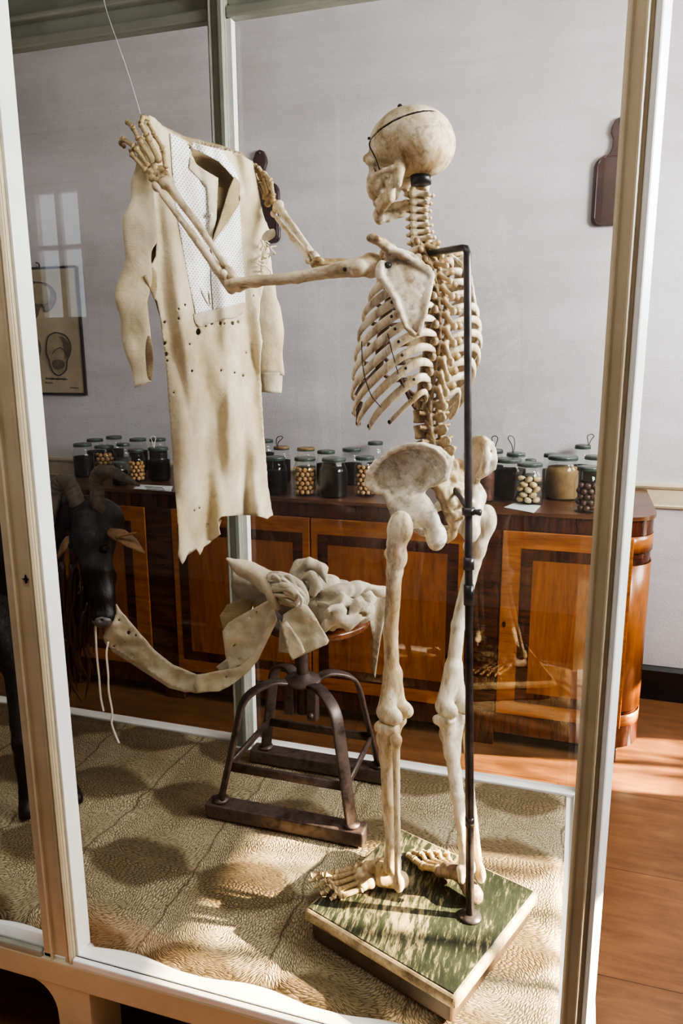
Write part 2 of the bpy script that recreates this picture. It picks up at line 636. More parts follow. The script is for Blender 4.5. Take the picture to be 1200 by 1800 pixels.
def m_floor():
    t = NT('floor_boards')
    v = t.coord('Object')
    br = t.n('ShaderNodeTexBrick'); br.inputs['Scale'].default_value = 1.0
    br.inputs['Brick Width'].default_value = 1.6; br.inputs['Row Height'].default_value = 0.42
    br.inputs['Mortar Size'].default_value = 0.0015; br.inputs['Color1'].default_value = (0.9, 0.9, 0.9, 1); br.inputs['Color2'].default_value = (1.05, 1.0, 0.95, 1)
    br.inputs['Mortar'].default_value = (0.35, 0.3, 0.25, 1)
    t.l(v, br.inputs['Vector'])
    g = t.noise(t.coord('Object', (0.5, 3, 1)), 9, 7, 0.7, 0.5)
    m2 = t.noise(v, 2.2, 5, 0.6)
    c = t.ramp(t.math('ADD', t.math('MULTIPLY', g, 0.5), t.math('MULTIPLY', m2, 0.5)), [(0.32, lin((84, 55, 34))), (0.55, lin((124, 86, 56))), (0.72, lin((152, 112, 78)))])
    c = t.mix(1.0, c, br.outputs['Color'], 'MULTIPLY')
    sc = t.ramp(t.noise(t.coord('Object', (14, 3, 1), (0, 0, 0.7)), 3.0, 3, 0.5), [(0.70, (0, 0, 0)), (0.76, (1, 1, 1))])
    c = t.mix(t.math('MULTIPLY', sc, 0.35), c, lin((70, 46, 30)))
    t.color(c)
    t.rough(t.ramp(m2, [(0.3, (0.32,) * 3), (0.7, (0.52,) * 3)]), 0.45)
    t.bump(g, 0.12, 0.0015)
    return t.m
M['floor'] = m_floor()

def m_wall(name, c1, c2):
    t = NT(name)
    v = t.coord('Object')
    a = t.noise(v, 1.3, 6, 0.6); b = t.noise(v, 150, 4, 0.7)
    s_ = t.noise(t.coord('Object', (0.35, 1, 2.2)), 3.0, 5, 0.65)
    c = t.ramp(t.math('ADD', t.math('MULTIPLY', a, 0.6), t.math('MULTIPLY', s_, 0.4)), [(0.36, lin(c1)), (0.62, lin(c2))])
    sp = t.ramp(t.noise(v, 46, 2, 0.5), [(0.785, (0, 0, 0)), (0.80, (1, 1, 1))])
    c = t.mix(t.math('MULTIPLY', sp, 0.5), c, lin((96, 84, 78)))
    t.color(c); t.rough(0.85, 0.2); t.bump(b, 0.55, 0.004)
    return t.m
M['wall'] = m_wall('painted_wall', (180, 174, 174), (204, 200, 202))
M['ceil'] = m_plain('ceiling_paint', (220, 216, 208), 0.9)
M['cream'] = m_mottle('cream_trim', (186, 172, 140), (206, 194, 164), 6, 0.5, 0.1)
M['darkbase'] = m_mottle('dark_baseboard', (22, 17, 16), (38, 30, 28), 6, 0.4, 0.1)

def m_paint(name, c1, c2, grime_crease, rough=0.34):
    t = NT(name)
    v = t.coord('Object')
    c = t.ramp(t.noise(v, 5, 5, 0.6), [(0.35, lin(c1)), (0.65, lin(c2))])
    g = t.ramp(t.noise(t.coord('Object', (1, 1, 0.25)), 30, 6, 0.75), [(0.64, (0, 0, 0)), (0.74, (1, 1, 1))])
    c = t.mix(t.math('MULTIPLY', g, 0.35), c, lin(grime_crease))
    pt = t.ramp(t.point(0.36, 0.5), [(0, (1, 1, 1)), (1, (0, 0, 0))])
    c = t.mix(t.math('MULTIPLY', pt, 0.5), c, lin(grime_crease))  # the same tone also deepens in concave places
    t.color(c); t.rough(rough, 0.45)
    t.bump(t.noise(v, 60, 4, 0.6), 0.22, 0.0025)
    return t.m
M['case'] = m_paint('case_paint', (190, 176, 146), (206, 192, 164), (150, 128, 92))
M['case_white'] = m_paint('case_white', (226, 226, 220), (240, 240, 236), (150, 140, 120))
M['case_grey'] = m_paint('case_grey', (150, 152, 138), (172, 174, 160), (96, 106, 88))

def m_glass(name, tint=(0.96, 0.98, 0.97), ior=0.08, dirt=0.0):
    t = NT(name)
    t.t.nodes.remove(t.b)
    tr = t.n('ShaderNodeBsdfTransparent'); tr.inputs['Color'].default_value = tint + (1,)
    gl = t.n('ShaderNodeBsdfGlossy'); gl.inputs['Roughness'].default_value = 0.004
    g = t.n('ShaderNodeNewGeometry'); dp = t.n('ShaderNodeVectorMath', operation='DOT_PRODUCT')
    t.l(g.outputs['Incoming'], dp.inputs[0]); t.l(g.outputs['Normal'], dp.inputs[1])
    f0 = ior                                    # reflectance at right angles, both faces of the pane together
    fr = t.math('MULTIPLY_ADD', t.math('POWER', t.math('SUBTRACT', 1.0, t.math('ABSOLUTE', dp.outputs['Value'])), 5.0), 0.9 - f0, f0)
    mx = t.n('ShaderNodeMixShader')
    t.l(fr, mx.inputs[0]); t.l(tr.outputs[0], mx.inputs[1]); t.l(gl.outputs[0], mx.inputs[2])
    res = mx.outputs[0]
    if dirt:
        df = t.n('ShaderNodeBsdfDiffuse'); df.inputs['Color'].default_value = (0.75, 0.75, 0.72, 1)
        v = t.coord('Object', (1, 1, 0.3))
        d = t.ramp(t.noise(v, 5, 6, 0.7, 0.8), [(0.5, (0, 0, 0)), (0.85, (1, 1, 1))])
        m2 = t.n('ShaderNodeMixShader')
        t.l(t.math('MULTIPLY', d, dirt), m2.inputs[0]); t.l(res, m2.inputs[1]); t.l(df.outputs[0], m2.inputs[2])
        res = m2.outputs[0]
    t.l(res, t.out.inputs['Surface'])
    return t.m
M['pane'] = m_glass('pane_glass', (0.985, 0.99, 0.985), 0.065, 0.03)
M['jar'] = m_glass('jar_glass', (0.95, 0.97, 0.96), 0.03)
M['lid'] = m_mottle('jar_lid', (40, 50, 46), (84, 96, 90), 20, 0.2, 0.05)
M['rubber'] = m_plain('rubber_ring', (34, 58, 48), 0.5)
M['amber'] = m_mottle('amber_lid', (92, 70, 38), (150, 118, 70), 20, 0.25, 0.05)

def m_mat():
    t = NT('seagrass')
    tx, ty = 0.288, 0.277
    v = t.coord('Object', (1 / tx, 1 / ty, 1), (0, 0, 0), (0.805 / tx - 0.02, -1.435 / ty - 0.03, 0))
    nv = t.n('ShaderNodeTexNoise'); nv.inputs['Scale'].default_value = 2.2; nv.inputs['Detail'].default_value = 2
    t.l(v, nv.inputs['Vector'])
    ad = t.n('ShaderNodeVectorMath', operation='MULTIPLY_ADD'); ad.inputs[1].default_value = (0.24, 0.24, 0)
    t.l(nv.outputs['Color'], ad.inputs[0]); t.l(v, ad.inputs[2])
    fr = t.n('ShaderNodeVectorMath', operation='FRACTION'); t.l(ad.outputs[0], fr.inputs[0])
    sx = t.n('ShaderNodeSeparateXYZ'); t.l(fr.outputs[0], sx.inputs[0])
    u = t.math('MULTIPLY_ADD', sx.outputs[0], 2.0, -1.0); w = t.math('MULTIPLY_ADD', sx.outputs[1], 2.0, -1.0)
    au, aw = t.math('ABSOLUTE', u), t.math('ABSOLUTE', w)
    # the two ends of each square, where the strands run the long way, look dark: a lens along that edge
    h = t.math('MULTIPLY', t.math('SUBTRACT', 1.0, t.math('MULTIPLY', au, au)), 0.60)
    lens = t.math('SUBTRACT', h, t.math('SUBTRACT', 1.0, aw))
    lens = t.n('ShaderNodeMapRange'); 
    t.l(t.math('SUBTRACT', h, t.math('SUBTRACT', 1.0, aw)), lens.inputs[0]); lens.inputs[1].default_value = -0.10; lens.inputs[2].default_value = 0.07
    # strands: rounded squares, coiled from the centre out
    p = 3.2
    r = t.math('POWER', t.math('ADD', t.math('POWER', au, p), t.math('POWER', aw, p)), 1 / p)
    ang = t.math('ARCTAN2', u, w)
    cx = t.n('ShaderNodeCombineXYZ')
    t.l(t.math('MULTIPLY', r, 25.0), cx.inputs[0]); t.l(t.math('MULTIPLY', t.math('MULTIPLY', ang, r), 13.0), cx.inputs[1])
    vo = t.n('ShaderNodeTexVoronoi', voronoi_dimensions='2D', feature='DISTANCE_TO_EDGE'); vo.inputs['Scale'].default_value = 1.0; vo.inputs['Randomness'].default_value = 0.75
    t.l(cx.outputs[0], vo.inputs['Vector'])
    knot = t.math('MULTIPLY', t.math('MINIMUM', vo.outputs['Distance'], 0.4), 2.5)
    fine = t.noise(t.coord('Object'), 160, 4, 0.7)
    hgt = t.math('ADD', knot, t.math('MULTIPLY', fine, 0.9))
    base = t.ramp(t.noise(t.coord('Object'), 5, 4), [(0.3, lin((164, 146, 114))), (0.7, lin((198, 184, 154)))])
    dark = t.mix(t.math('MULTIPLY', lens.outputs[0], 0.72), base, lin((98, 80, 54)))
    tw = t.ramp(hgt, [(0.42, (1, 1, 1)), (1.05, (0, 0, 0))])
    c = t.mix(t.math('MULTIPLY', tw, 0.82), dark, lin((62, 47, 30)))
    seam = t.ramp(au, [(0.965, (0, 0, 0)), (0.995, (1, 1, 1))])
    c = t.mix(t.math('MULTIPLY', seam, 0.6), c, lin((56, 42, 26)))
    t.color(c); t.rough(0.75, 0.25)
    n = t.bump(hgt, 0.6, 0.0035)
    return t.m
M['mat'] = m_mat()

def m_green():
    t = NT('worn_green_paint')
    v = t.coord('Object', (1, 1, 1), (0, 0, 0.37))
    st = t.coord('Object', (5, 0.9, 1), (0, 0, -0.95))
    a = t.noise(st, 24, 8, 0.78, 0.4); b = t.noise(v, 3.5, 4, 0.6)
    f = t.math('ADD', t.math('MULTIPLY', a, 0.72), t.math('MULTIPLY', b, 0.28))
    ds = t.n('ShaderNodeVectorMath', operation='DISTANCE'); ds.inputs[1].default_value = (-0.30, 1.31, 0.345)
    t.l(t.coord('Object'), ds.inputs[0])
    f = t.math('ADD', f, t.math('MULTIPLY', t.math('SUBTRACT', 0.16, ds.outputs['Value'], clamp=True), 0.42))  # extra tan round one spot: bare wear and painted sunlight together
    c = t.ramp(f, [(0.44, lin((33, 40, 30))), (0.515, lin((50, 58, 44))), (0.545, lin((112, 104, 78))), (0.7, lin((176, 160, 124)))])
    t.color(c); t.rough(0.5, 0.4); t.bump(a, 0.3, 0.002)
    return t.m
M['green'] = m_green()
M['plinth'] = m_mottle('plinth_wood', (36, 29, 23), (82, 64, 48), 14, 0.55, 0.3, 80, 0.002)
M['bareedge'] = m_mottle('bare_edge', (90, 72, 50), (196, 176, 138), 26, 0.55, 0.3, 80, 0.002)
M['paddle'] = m_mottle('paddle_wood', (50, 30, 30), (74, 48, 46), 6, 0.32, 0.08)
M['paper'] = m_mottle('chart_paper', (150, 134, 108), (176, 160, 132), 5, 0.8, 0.1)
M['ink'] = m_plain('ink', (40, 30, 24), 0.8)
M['sepia'] = m_mottle('sepia', (70, 56, 42), (128, 108, 80), 22, 0.8, 0.0)
M['sepia_light'] = m_mottle('sepia_light', (136, 120, 94), (164, 148, 118), 20, 0.8, 0.0)
M['tan_paper'] = m_mottle('label_paper', (186, 190, 188), (210, 212, 208), 10, 0.8, 0.05)

def m_fur(name, c1, c2, c3=None):
    t = NT(name)
    v = t.coord('Object', (1, 1, 0.25))
    f = t.noise(v, 60, 6, 0.7, 0.5); g = t.noise(t.coord('Object'), 6, 4)
    c = t.ramp(t.math('ADD', t.math('MULTIPLY', f, .5), t.math('MULTIPLY', g, .5)), [(0.4, lin(c1)), (0.62, lin(c2))])
    t.color(c); t.rough(0.34, 0.5); t.bump(f, 0.6, 0.006)
    return t.m
M['fur'] = m_fur('goat_fur', (7, 6, 7), (26, 22, 22))
M['fur_brown'] = m_fur('goat_beard', (30, 19, 13), (84, 54, 34))
M['fur_ear'] = m_fur('goat_ear', (110, 80, 52), (176, 140, 98))
M['horn'] = m_mottle('horn', (66, 58, 50), (118, 106, 92), 20, 0.45, 0.6, 60, 0.004)
M['muzzle'] = m_mottle('muzzle', (28, 24, 26), (120, 112, 112), 18, 0.35, 0.1)
M['nut_tan'] = m_mottle('nut_tan', (150, 106, 62), (204, 160, 108), 60, 0.5, 0.3, 200, 0.001)
M['nut_dark'] = m_mottle('nut_dark', (48, 30, 24), (104, 70, 54), 60, 0.4, 0.3, 200, 0.001)
M['nut_pale'] = m_mottle('nut_pale', (176, 146, 104), (214, 190, 148), 40, 0.6, 0.3, 200, 0.001)
M['bean'] = m_mottle('bean', (52, 28, 22), (128, 84, 66), 90, 0.4, 0.3, 200, 0.001)
M['darkfill'] = m_mottle('dark_fill', (8, 4, 3), (18, 10, 8), 30, 0.7, 0.1, spec=0.05)
M['powder'] = m_mottle('tan_powder', (116, 88, 50), (146, 116, 72), 30, 0.8, 0.2)
M['greyfill'] = m_mottle('grey_fill', (76, 70, 66), (110, 104, 98), 20, 0.5, 0.1)
M['leafm'] = m_plain('leaf', (60, 90, 40), 0.6)
M['white'] = m_plain('white_line', (230, 230, 226), 0.6)
# ------------------------------------------------------------------ room shell
YB, XR, XL, YF, ZC = 3.33, 1.6, -4.3, -2.1, 3.2
structure('floor', box((XL, YF, -0.05), (XR, YB, 0.0)), M['floor'])
structure('ceiling', box((XL - .1, YF - .1, ZC), (XR + .1, YB + .1, ZC + 0.06)), M['ceil'])
structure('wall_back', box((XL - .1, YB, -0.05), (XR + .1, YB + 0.1, ZC)), M['wall'])
structure('wall_left', box((XL - 0.1, YF, -0.05), (XL, YB, ZC)), M['wall'])
# right wall round two window openings
WA = (1.15, 2.05, 0.85, 2.75)     # y0, y1, z0, z1
WB = (2.72, 3.22, 0.45, 2.75)
def wall_x(x0, x1, ylo, yhi, wins):
    parts, y = [], ylo
    for (a, b, c, d) in wins:
        parts += [box((x0, y, -0.05), (x1, a, ZC)), box((x0, a, -0.05), (x1, b, c)), box((x0, a, d), (x1, b, ZC))]
        y = b
    parts.append(box((x0, y, -0.05), (x1, yhi, ZC)))
    return join(*parts)
structure('wall_right', wall_x(XR, XR + 0.12, YF, YB, [WA, WB]), M['wall'])
for n, (a, b, c, d) in enumerate((WA, WB)):
    w = thing('window_%d' % (n + 1), None, None, (XR + 0.06, (a + b) / 2, c)); w['kind'] = 'structure'
    fr = [box((XR + .04, a, c), (XR + .09, a + .05, d)), box((XR + .04, b - .05, c), (XR + .09, b, d)),
          box((XR + .04, a + .05, c), (XR + .09, b - .05, c + .05)), box((XR + .04, a + .05, d - .05), (XR + .09, b - .05, d)),
          box((XR + .05, (a + b) / 2 - .015, c + .05), (XR + .08, (a + b) / 2 + .015, d - .05))]
    mo('window_frame', join(*fr), M['case_white'], w, False)
    mo('sun_mask_panel', box((XR + .015, a + .02, 1.36 if n == 0 else 0.92), (XR + .02, b - .02, d - .02)), M['ceil'], w, False)  # unseen panel added to hold back the upper sun
# front wall behind the viewer: two tall windows at its far left, one nearer
WF = [(-3.53, -3.10, 1.68, 2.56)]
def wall_y(y0, y1, xlo, xhi, wins):
    parts, x = [], xlo
    for (a, b, c, d) in wins:
        parts += [box((x, y0, -0.05), (a, y1, ZC)), box((a, y0, -0.05), (b, y1, c)), box((a, y0, d), (b, y1, ZC))]
        x = b
    parts.append(box((x, y0, -0.05), (xhi, y1, ZC)))
    return join(*parts)
structure('wall_front', wall_y(YF - .12, YF, XL - .1, XR + .12, WF), M['wall'])
for n, (a, b, c, d) in enumerate(WF):
    w = thing('window_%d' % (n + 3), None, None, ((a + b) / 2, YF - .06, c)); w['kind'] = 'structure'
    fr = [box((a, YF - .09, c), (a + .05, YF - .04, d)), box((b - .05, YF - .09, c), (b, YF - .04, d)),
          box((a, YF - .09, c), (b, YF - .04, c + .05)), box((a, YF - .09, d - .05), (b, YF - .04, d)),
          box(((a + b) / 2 - .02, YF - .08, c), ((a + b) / 2 + .02, YF - .05, d)), box((a, YF - .08, 2.16), (b, YF - .05, 2.19))]
    mo('window_frame', join(*fr), M['case_white'], w, False)
# chair rail and baseboard along the back wall
def moulding(x0, x1, prof):
    vs, fs = [], []
    n = len(prof)
    for x in (x0, x1):
        for y, z in prof: vs.append(V((x, y, z)))
    for i in range(n): fs.append((i, (i + 1) % n, n + (i + 1) % n, n + i))
    fs += [tuple(range(n)), tuple(range(n, 2 * n))]
    return vs, fs
structure('trim_1', moulding(XL, XR, [(YB, .853), (YB - .012, .853), (YB - .016, .862), (YB - .012, .868), (YB - .012, .93), (YB - .02, .936), (YB - .026, .946), (YB - .024, .957), (YB, .957)]), M['cream'])
structure('baseboard_back', moulding(XL, XR, [(YB, 0), (YB - .022, 0), (YB - .022, .135), (YB - .012, .152), (YB, .152)]), M['darkbase'])

# unseen leaves and stems, added to break the sun into dapples
lv, lf = [], []
for k in range(900):
    c = V((random.uniform(2.3, 3.0), random.uniform(0.9, 3.9), random.uniform(0.45, 2.1)))
    a = V((random.gauss(0, 1), random.gauss(0, 1), random.gauss(0, 1))).normalized(); b = a.orthogonal().normalized()
    s_ = random.uniform(0.02, 0.05); l_ = s_ * random.uniform(1.5, 3.2)
    i = len(lv)
    lv += [c - a * l_, c - b * s_ * .6, c + a * l_, c + b * s_ * .6]
    lf.append((i, i + 1, i + 2, i + 3))
structure('ground', box((XR + .12, -1.0, -0.10), (4.2, 5.0, -0.05)), M['leafm'])
for k in range(14):
    b_ = V((random.uniform(2.45, 2.85), random.uniform(1.0, 3.8), -0.05))
    tv, tf = sweep([b_, b_ + V((random.uniform(-.1, .1), random.uniform(-.15, .15), 1.0)), b_ + V((random.uniform(-.2, .2), random.uniform(-.3, .3), 1.9))], [.014, .010, .004], 6)
    i0 = len(lv); lv += tv; lf += [tuple(i + i0 for i in q) for q in tf]
sh_ = obj('sun_dapple_leaves', mesh('sun_dapple_leaves', lv, lf, False), M['leafm'])  # added only for the dapples, out of view
tag(sh_, 'unseen cluster of green leaves added outside the window to dapple the sun', 'sun dappler', None, 'stuff')

# ------------------------------------------------------------------ lights
def sun(name, d, e, col, ang):
    L = bpy.data.lights.new(name, 'SUN'); L.energy = e; L.color = col; L.angle = radians(ang)
    o = bpy.data.objects.new(name, L); COL.objects.link(o)
    o.rotation_euler = V(d).to_track_quat('-Z', 'Y').to_euler(); return o
def area(name, loc, d, sx, sy, e, col):
    L = bpy.data.lights.new(name, 'AREA'); L.shape = 'RECTANGLE'; L.size = sx; L.size_y = sy; L.energy = e; L.color = col
    o = bpy.data.objects.new(name, L); COL.objects.link(o)
    o.location = loc; o.rotation_euler = V(d).to_track_quat('-Z', 'Z').to_euler(); return o
sun('sun', (-0.9, -0.15, -0.42), 60.0, (1.0, 0.80, 0.55), 1.0)
area('daylight_right_near', (XR - .01, 1.6, 2.0), (-1, 0, -0.1), 0.9, 1.3, 130, (0.95, 0.98, 1.0))
area('daylight_right_far', (XR - .01, 2.95, 1.8), (-1, -0.1, -0.1), 0.5, 1.6, 46, (0.95, 0.98, 1.0))
for n, (a, b, c, d) in enumerate(WF):
    area('daylight_front', ((a + b) / 2, YF - .14, (c + d) / 2), (0, 1, 0), b - a, d - c, (1.5,)[n], (0.97, 0.98, 1.0))
# soft overhead fill light, added to lift the shade
area('overhead_fill', (-0.9, 0.55, ZC - .06), (0, 0.1, -1), 2.4, 0.7, 20, (1.0, 0.97, 0.94))
w = bpy.data.worlds.new('world'); SC.world = w; w.use_nodes = True
bg = w.node_tree.nodes['Background']; bg.inputs['Color'].default_value = (0.72, 0.83, 1.0, 1); bg.inputs['Strength'].default_value = 1.2
SC.cycles.transparent_max_bounces = 32
SC.cycles.max_bounces = 8
SC.cycles.diffuse_bounces = 4
SC.cycles.sample_clamp_indirect = 6.0
SC.cycles.use_denoising = True
SC.view_settings.view_transform = 'AgX'
SC.view_settings.look = 'AgX - High Contrast'
SC.view_settings.exposure = 0.25

# ------------------------------------------------------------------ display case
ZF = 0.25                          # floor of the case
YG = 1.119                         # front glass
YP = 2.05                          # back glass
case = thing('display_case', 'tall cream painted glass display case standing in front of the inlaid sideboard', 'display case', (-0.9, 1.6, 0))
def cpart(name, vf, mat, bw=0.003, label=None, smooth=False):
    o = mo(name, vf, mat, case, smooth)
    if bw: bevel(o, bw, 2)
    if label: o['label'] = label
    return o
CXL, CXR = -2.75, 0.08
def post(name, x0, x1, y0, y1, z0, z1, beads, mat, bd=0.010):
    """upright with raised beads on its front face"""
    o = cpart(name, box((x0, y0 + bd, z0), (x1, y1, z1)), mat, 0.002)
    for (a, b, h) in beads:
        mo('bead', box((a, y0 + bd - h, z0 + .002), (b, y0 + bd + .003, z1 - .002)), mat, o, False).modifiers.new('bevel', 'BEVEL').width = 0.004
    return o
fpost = post('front_post', -1.024, -0.949, 1.104, 1.162, 0.20, 2.50, [(-1.024, -1.002, .002), (-1.0025, -0.9965, .010), (-0.9705, -0.958, .004), (-0.9585, -0.950, .008)], M['case'])
o = mo('lit_inner_face', box((-0.950, 1.1215, ZF + .004), (-0.9425, 1.163, 2.43)), M['case_white'], fpost, False); bevel(o, .002, 2); o['label'] = 'inner face coloured white as if lit from the right'  # white colour stands in for light on the post's right side
rpost = post('front_post', 0.028, 0.060, 1.104, 1.162, 0.0, 2.50, [(0.0265, 0.036, .004), (0.049, 0.0535, .010)], M['case'])
o = mo('outer_edge', prism([V((.0598, 1.1085, 0)), V((.0675, 1.106, 0)), V((.0795, 1.121, 0)), V((.0795, 1.162, 0)), V((.0598, 1.162, 0))], (0, 0, 2.50)), M['case_white'], rpost, False); bevel(o, .003, 2); o['label'] = 'outer edge coloured white as if sunlit'  # chamfer coloured white for the light it catches
post('front_post', -2.77, -2.69, 1.104, 1.162, 0.0, 2.50, [(-2.77, -2.755, .006)], M['case'])
post('back_post', -1.005, -0.955, 2.005, 2.075, ZF, 2.50, [(-1.005, -0.995, .006), (-0.975, -0.957, .010)], M['case_grey'])
mo('bead', box((-0.955, 2.02, ZF + .002), (-0.94, 2.045, 2.36)), M['case_white'], case, False)  # lit right side of the back post, put into white colour
post('back_post', 0.062, 0.10, 2.03, 2.075, 0.0, 2.50, [(0.064, 0.075, .004)], M['case_grey'])
post('back_post', -2.77, -2.70, 2.02, 2.075, 0.0, 2.50, [(-2.77, -2.755, .006)], M['case_grey'])
# bottom frame
cpart('floor_board', box((CXL, 1.112, ZF - .02), (CXR + .015, 2.06, ZF)), M['case_white'], 0)
cpart('front_apron', box((-2.75, 1.104, 0.182), (0.05, 1.116, 0.243)), M['case'], 0.004)
cpart('front_sill', box((-2.69, 1.1215, ZF), (0.03, 1.1495, ZF + .006)), M['case_white'], 0.002)
cpart('sill_bead', box((-0.947, 1.105, 0.240), (0.03, 1.1175, 0.2575)), M['case_white'], 0.003)
cpart('glazing_gap', box((-0.947, 1.1172, 0.244), (0.03, 1.1218, 0.2535)), M['black'], 0)
cpart('sill_bead', box((-2.69, 1.105, 0.240), (-1.025, 1.1175, 0.2575)), M['case_grey'], 0.004)  # grey colour stands in for shade in the left bay
cpart('back_sill', box((-2.7, 2.028, ZF), (0.065, 2.07, ZF + .012)), M['case_white'], 0.003)
cpart('back_apron', box((-2.75, 2.06, 0.178), (0.09, 2.075, ZF)), M['case'], 0.002)
# bracket feet: curved outline under the apron
def bracket(xc, w1, w2, y0, y1, zt=0.18):
    pts = []
    for k in range(9):
        t = k / 8 * pi / 2
        pts.append((xc - w2 - (w1 - w2) * (1 - sin(t)), zt - 0.075 * (1 - cos(t))))
    L = [(x, z) for x, z in pts] + [(xc - w2, 0.0)]
    R_ = [(2 * xc - x, z) for x, z in reversed(L)]
    return prism([V((x, y0, z)) for x, z in L + R_], (0, y1 - y0, 0))
lft = [V((-1.062 + .066 * sin(k / 8 * pi / 2), 1.106, .183 - .075 * (1 - cos(k / 8 * pi / 2)))) for k in range(9)] + [V((-.992, 1.106, 0)), V((-.912, 1.106, 0)), V((-.912, 1.106, .183))]
cpart('bracket_foot', prism(lft, (0, .10, 0)), M['case'], 0.004)
cpart('bracket_foot', bracket(-2.66, 0.09, 0.055, 1.106, 1.16), M['case'], 0.003)
cpart('back_foot', box((-1.03, 1.99, 0), (-0.95, 2.06, ZF - .02)), M['case'], 0.003)
# top frame
cpart('top_panel', box((CXL, 1.10, 2.50), (0.12, 2.075, 2.53)), M['case_grey'], 0.002)
for (a, b) in ((-2.70, -1.005), (-0.955, 0.062)):
    cpart('top_rail', box((a, 2.035, 2.385), (b, 2.075, 2.50)), M['case_grey'], 0.003)
    cpart('rail_moulding', box((a, 2.018, 2.362), (b, 2.055, 2.392)), M['case_grey'], 0.006)
    cpart('rail_moulding', box((a, 2.005, 2.428), (b, 2.036, 2.446)), M['case_grey'], 0.006)
cpart('top_rail', box((-2.69, 1.10, 2.43), (0.028, 1.14, 2.50)), M['case'], 0.003)
cpart('side_rail', box((0.05, 1.165, 2.43), (0.09, 2.03, 2.50)), M['case'], 0.003)
cpart('side_sill', box((0.045, 1.168, ZF - .06), (0.088, 2.03, ZF + .012)), M['case_white'], 0.003)
def pane(p0, p1, z0, z1, label):
    p0, p1 = V(p0), V(p1)
    v = [V((p0.x, p0.y, z0)), V((p1.x, p1.y, z0)), V((p1.x, p1.y, z1)), V((p0.x, p0.y, z1))]
    o = obj('glass_pane', mesh('glass_pane', v, [(0, 1, 2, 3)], False), M['pane'], case)
    o['label'] = label
pane((-0.949, YG, 0), (0.028, YG, 0), ZF + .006, 2.43, 'clear front glass pane')
pane((-2.69, YG, 0), (-1.024, YG, 0), ZF + .006, 2.43, 'clear glass pane of the neighbouring bay')
pane((-2.70, YP, 0), (-1.005, YP, 0), ZF + .01, 2.362, 'clear glass pane at the back')
pane((-0.955, YP, 0), (0.064, YP, 0), ZF + .01, 2.362, 'clear glass pane at the back')
pane((0.060, 1.165, 0), (0.078, 2.03, 0), ZF + .012, 2.43, 'clear side glass pane')
# small dark cross-shaped lock plate on the left post
kp = at(45, 1018, 1.112)
kv = []
for k in range(16):
    r = 0.0085 if k % 4 == 0 else (0.0028 if k % 2 == 0 else 0.0032)
    kv.append(V((kp.x + r * cos(k * pi / 8), 1.1105, kp.z + r * sin(k * pi / 8))))
mo('lock_plate', prism(kv, (0, 0.012, 0)), M['black'], case, False)

# ------------------------------------------------------------------ seagrass matting on the case floor
mv, mf, nx_, ny_ = [], [], 230, 90
X0m, X1m = -2.685, 0.026
for j in range(ny_ + 1):
    for i in range(nx_ + 1):
        x = X0m + (X1m - X0m) * i / nx_
        u = (x + 0.805) / 0.288
        y0 = 1.160 + 0.007 * cos(2 * pi * u + 0.6) + 0.004 * noise.noise(V((x * 6, 0, 0)))
        if -1.03 < x < -0.94: y0 = max(y0, 1.165)
        y = y0 + ((2.0 if -1.02 < x < -0.93 else 2.026) - y0) * j / ny_
        w_ = (y - 1.435) / 0.277
        edge = min(1.0, min(j, ny_ - j, i, nx_ - i) / 2.0)
        q = max(abs((u % 1) * 2 - 1), abs((w_ % 1) * 2 - 1))
        z = ZF + 0.004 + 0.011 * edge ** .5 - 0.004 * max(0, (q - .9) / .1) + 0.0025 * noise.noise(V((x * 9, y * 9, 0)))
        mv.append(V((x, y, z)))
for j in range(ny_):
    for i in range(nx_):
        a = j * (nx_ + 1) + i
        mf.append((a, a + 1, a + nx_ + 2, a + nx_ + 1))
b0 = len(mv)
rim = [i for i in range(nx_ + 1)] + [j * (nx_ + 1) + nx_ for j in range(1, ny_ + 1)] + [ny_ * (nx_ + 1) + i for i in range(nx_ - 1, -1, -1)] + [j * (nx_ + 1) for j in range(ny_ - 1, 0, -1)]
for i in rim: mv.append(V((mv[i].x, mv[i].y, ZF + .0006)))
for k in range(len(rim)):
    k2 = (k + 1) % len(rim)
    mf.append((rim[k2], rim[k], b0 + k, b0 + k2))
mat_o = mo('seagrass_mat', (mv, mf), M['mat'])
tag(mat_o, 'braided seagrass matting of square coiled tiles covering the case floor', 'mat')
ZM = ZF + 0.0172
# ------------------------------------------------------------------ inlaid sideboard behind the case
YC = 2.72
cab = thing('sideboard', 'long sideboard of orange and dark inlaid veneer with jars on top', 'sideboard', (-0.99, 3.0, 0))
def kpart(name, vf, mat, parent=None, bw=0.0015):
    o = mo(name, vf, mat, parent or cab, False)
    if bw: bevel(o, bw, 1)
    return o
CL, CRr = -2.26, 0.270
def rounded_plan(x0, x1, y0, y1, r, n=10):
    p = [(x1, y1), (x0, y1)]
    for k in range(n + 1):
        t = pi + k / n * pi / 2
        p.append((x0 + r + r * cos(t), y0 + r + r * sin(t)))
    for k in range(n + 1):
        t = 1.5 * pi + k / n * pi / 2
        p.append((x1 - r + r * cos(t), y0 + r + r * sin(t)))
    return p
def slab(z0, z1, grow, r=0.12):
    p = rounded_plan(CL - grow, CRr + grow, YC - grow, YB - .03, r + grow)
    return prism([V((x, y, z0)) for x, y in p], (0, 0, z1 - z0))
def rounded_slab(name, z0, z1, grow, mat):
    o = mo(name, slab(z0, z1, grow), mat, cab, True)
    e = o.modifiers.new('es', 'EDGE_SPLIT'); e.split_angle = radians(35)
    return o
rounded_slab('carcass', 0.138, 0.862, 0.0, M['rosewood'])
rounded_slab('plinth', 0.056, 0.138, 0.004, M['rosewood_v'])
rounded_slab('frieze', 0.862, 0.918, 0.003, M['rosewood_v'])
rounded_slab('top_board', 0.918, 0.932, 0.010, M['cab_top'])
